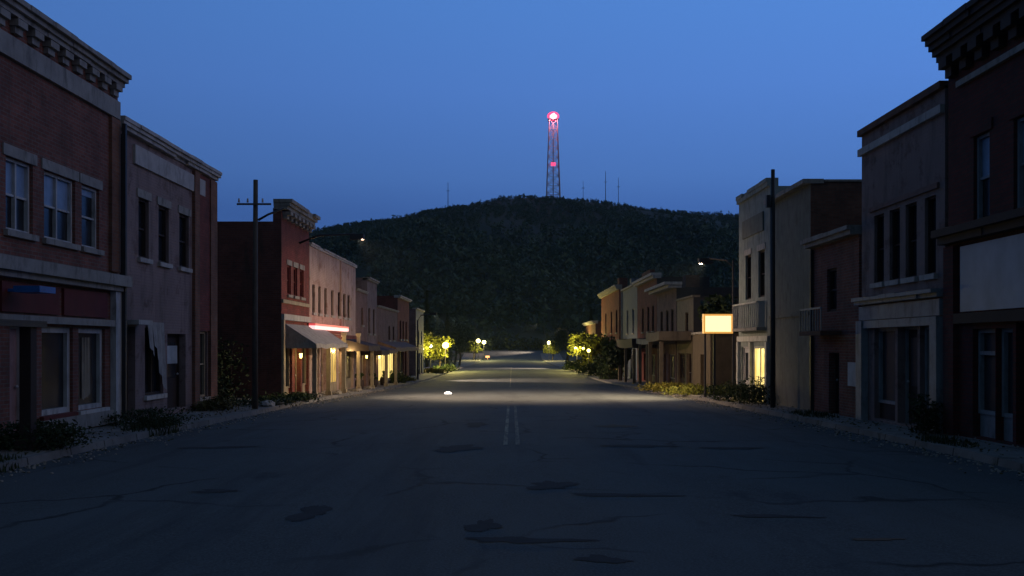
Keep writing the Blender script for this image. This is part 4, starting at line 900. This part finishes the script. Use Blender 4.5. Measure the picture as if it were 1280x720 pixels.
def boulder(x, y, s, label, sd):
    mb = MB(); mb.ball((x,y,gz(y)+.12+s*.3), s, 9, 6, .45, 0, .12, random.Random(sd)); o = mb.build('stone_slab', M['zinc'], loc=(x, y, gz(y)+.1)); tag(o, label, 'stone')
boulder(-8.3, 30.9, .28, 'broken white slab on the left kerb by the utility pole', 1); boulder(8.35, 36.5, .2, 'rounded pale stone on the right kerb below the glowing sign', 2)
rnd = random.Random(77); mb = MB()
for i in range(2600):
    s_ = rnd.choice((-1, 1)); y = 9+55*rnd.random()**1.3; edge = rnd.random() < .7; x = s_*((7.95-abs(rnd.gauss(0, .35))) if edge else rnd.uniform(8.3, 9.4)); q = rnd.uniform(.008, .035)
    z = gz(y)+(.07*(1-(x/8)**2) if abs(x) < 8 else .15); mb.ball((x, y, z+q*.2), q, 5, 3, .6, 0, .3, rnd)
gv = mb.build('gravel', M['rubble']); gv['kind'] = 'stuff'; gv['label'] = 'loose gravel and grit gathered along both kerbs'
rnd = random.Random(78); mb = MB()
for i in range(1500):
    s_ = rnd.choice((-1, 1)); y = 9+40*rnd.random(); x = s_*(8.0-rnd.gauss(0, .5)+.3); z = gz(y)+(.075*(1-(x/8)**2) if abs(x) < 8 else .165); a = rnd.uniform(0, 6.28); q = rnd.uniform(.02, .05); u = Vector((math.cos(a)*q, math.sin(a)*q, rnd.uniform(0, .02))); v = Vector((-math.sin(a)*q*.5, math.cos(a)*q*.5, .012)); p = Vector((x, y, z+.01))
    mb.quad(tuple(p-u), tuple(p+v), tuple(p+u), tuple(p-v))
gl = mb.build('fallen_leaves', M['leaf_dry']); gl['kind'] = 'stuff'; gl['label'] = 'dry fallen leaves scattered in the gutters'
# barrels / planters in front of the left shops
def planter(x, y, label, sd):
    g = gz(y)+.15; t = thing('barrel_planter', label, 'planter', (x, y, g), 'barrel planters before the left shops')
    MB().tube([(x,y,g),(x,y,g+.25),(x,y,g+.5)], [.22,.27,.24], 12).build('barrel', M['dark_wood'], t)
    lf = MB(); crown(lf, random.Random(sd), (x,y,g+.7), .3, .3, 260, .06, 4); lf.build('leaves', M['leaf'], t)
planter(-8.75, 52.2, 'barrel planter past the far end of the neon strip', 1); planter(-8.75, 57.5, 'barrel planter before the rose shop', 2); planter(-8.8, 62.5, 'barrel planter before the narrow mauve building', 3)

# ------------------------------------------------------------------ sky and light
w = bpy.data.worlds.new('World'); sc.world = w; w.use_nodes = True; nt = w.node_tree
bg = nt.nodes['Background']; sky = nt.nodes.new('ShaderNodeTexSky'); sky.sky_type = 'NISHITA'; sky.sun_disc = False
SUN_EL, SUN_AZ = 4.0, 100.0
sky.sun_elevation = R(SUN_EL); sky.sun_rotation = R(SUN_AZ); sky.altitude = 0; sky.air_density = 1.6; sky.dust_density = .3; sky.ozone_density = 6
# blue hour gradient: the sky texture graded by height above the horizon
tc = nt.nodes.new('ShaderNodeTexCoord'); sp = nt.nodes.new('ShaderNodeSeparateXYZ'); nt.links.new(tc.outputs['Generated'], sp.inputs[0])
rm = nt.nodes.new('ShaderNodeValToRGB'); nt.links.new(sp.outputs[2], rm.inputs[0]); e = rm.color_ramp.elements
SKY = [(0.0,(.042,.112,.345)), (.14,(.053,.137,.415)), (.178,(.070,.178,.50)), (.267,(.083,.215,.61)), (.353,(.084,.235,.65)), (.55,(.055,.13,.31)), (1.0,(.042,.092,.185))]
e[0].position = SKY[0][0]; e[0].color = (*SKY[0][1], 1); e[1].position = SKY[-1][0]; e[1].color = (*SKY[-1][1], 1)
for p, c in SKY[1:-1]: k = e.new(p); k.color = (*c, 1)
SKYMIX = .05
sc_ = nt.nodes.new('ShaderNodeMix'); sc_.data_type = 'RGBA'; sc_.blend_type = 'MIX'; sc_.inputs[0].default_value = SKYMIX
dk = nt.nodes.new('ShaderNodeMix'); dk.data_type = 'RGBA'; dk.blend_type = 'MULTIPLY'; dk.inputs[0].default_value = 1
nt.links.new(sky.outputs[0], dk.inputs[6]); dk.inputs[7].default_value = (.04,.06,.12,1)
g10 = nt.nodes.new('ShaderNodeMix'); g10.data_type = 'RGBA'; g10.blend_type = 'MULTIPLY'; g10.inputs[0].default_value = 1; nt.links.new(rm.outputs[0], g10.inputs[6]); g10.inputs[7].default_value = (10,10,10,1)
# darker, greyer behind the viewer and on the left, where night is falling
def M2(op, a, b_):
    n = nt.nodes.new('ShaderNodeMath'); n.operation = op
    for i_, v in ((0, a), (1, b_)):
        if isinstance(v, bpy.types.NodeSocket): nt.links.new(v, n.inputs[i_])
        else: n.inputs[i_].default_value = v
    return n.outputs[0]
side = M2('ADD', M2('MULTIPLY', sp.outputs[0], .42), 1.0)
yb = nt.nodes.new('ShaderNodeMapRange'); nt.links.new(sp.outputs[1], yb.inputs[0]); yb.inputs[1].default_value = -.5; yb.inputs[2].default_value = .75; yb.interpolation_type = 'SMOOTHSTEP'
back = nt.nodes.new('ShaderNodeMix'); back.data_type = 'RGBA'; nt.links.new(yb.outputs[0], back.inputs[0]); back.inputs[6].default_value = (.62,.47,.30,1); back.inputs[7].default_value = (1,1,1,1)
a1 = nt.nodes.new('ShaderNodeMix'); a1.data_type = 'RGBA'; a1.blend_type = 'MULTIPLY'; a1.inputs[0].default_value = 1; nt.links.new(g10.outputs[2], a1.inputs[6]); nt.links.new(back.outputs[2], a1.inputs[7])
a2 = nt.nodes.new('ShaderNodeVectorMath'); a2.operation = 'SCALE'; nt.links.new(a1.outputs[2], a2.inputs[0]); nt.links.new(side, a2.inputs['Scale'])
nt.links.new(a2.outputs[0], sc_.inputs[6]); nt.links.new(dk.outputs[2], sc_.inputs[7]); nt.links.new(sc_.outputs[2], bg.inputs[0])
bg.inputs[1].default_value = .1
sl = bpy.data.lights.new('sun', 'SUN'); sl.energy = .16; sl.angle = R(50); sl.color = (1,.62,.5)
so = bpy.data.objects.new('sun', sl); col.objects.link(so)
d = Vector((math.sin(R(SUN_AZ))*math.cos(R(22)), math.cos(R(SUN_AZ))*math.cos(R(22)), math.sin(R(22)))); so.rotation_euler = d.to_track_quat('Z', 'Y').to_euler(); so.location = (30, -10, 40)

hz_ = MB().box(-1400, 1400, -60, 1300, -4, 190).build('haze', [])
hz_['kind'] = 'stuff'
hm = bpy.data.materials.new('haze'); hm.use_nodes = True; hm.node_tree.nodes.clear(); pv = hm.node_tree.nodes.new('ShaderNodeVolumePrincipled'); om = hm.node_tree.nodes.new('ShaderNodeOutputMaterial')
pv.inputs['Color'].default_value = (.6,.85,1,1); pv.inputs['Density'].default_value = .00010; pv.inputs['Anisotropy'].default_value = .2
hm.node_tree.links.new(pv.outputs[0], om.inputs['Volume']); hz_.data.materials.clear(); hz_.data.materials.append(hm)
# ------------------------------------------------------------------ camera
cd = bpy.data.cameras.new('camera'); cam = bpy.data.objects.new('camera', cd); col.objects.link(cam); sc.camera = cam
cd.lens = 32; cd.sensor_width = 36; cd.shift_y = 70/1280; cd.clip_end = 6000; cam.location = (0, 0, H); cam.rotation_euler = (R(90), 0, 0)
sc.view_settings.view_transform = 'Standard'; sc.view_settings.look = 'None'; sc.view_settings.exposure = 0; sc.view_settings.gamma = 1
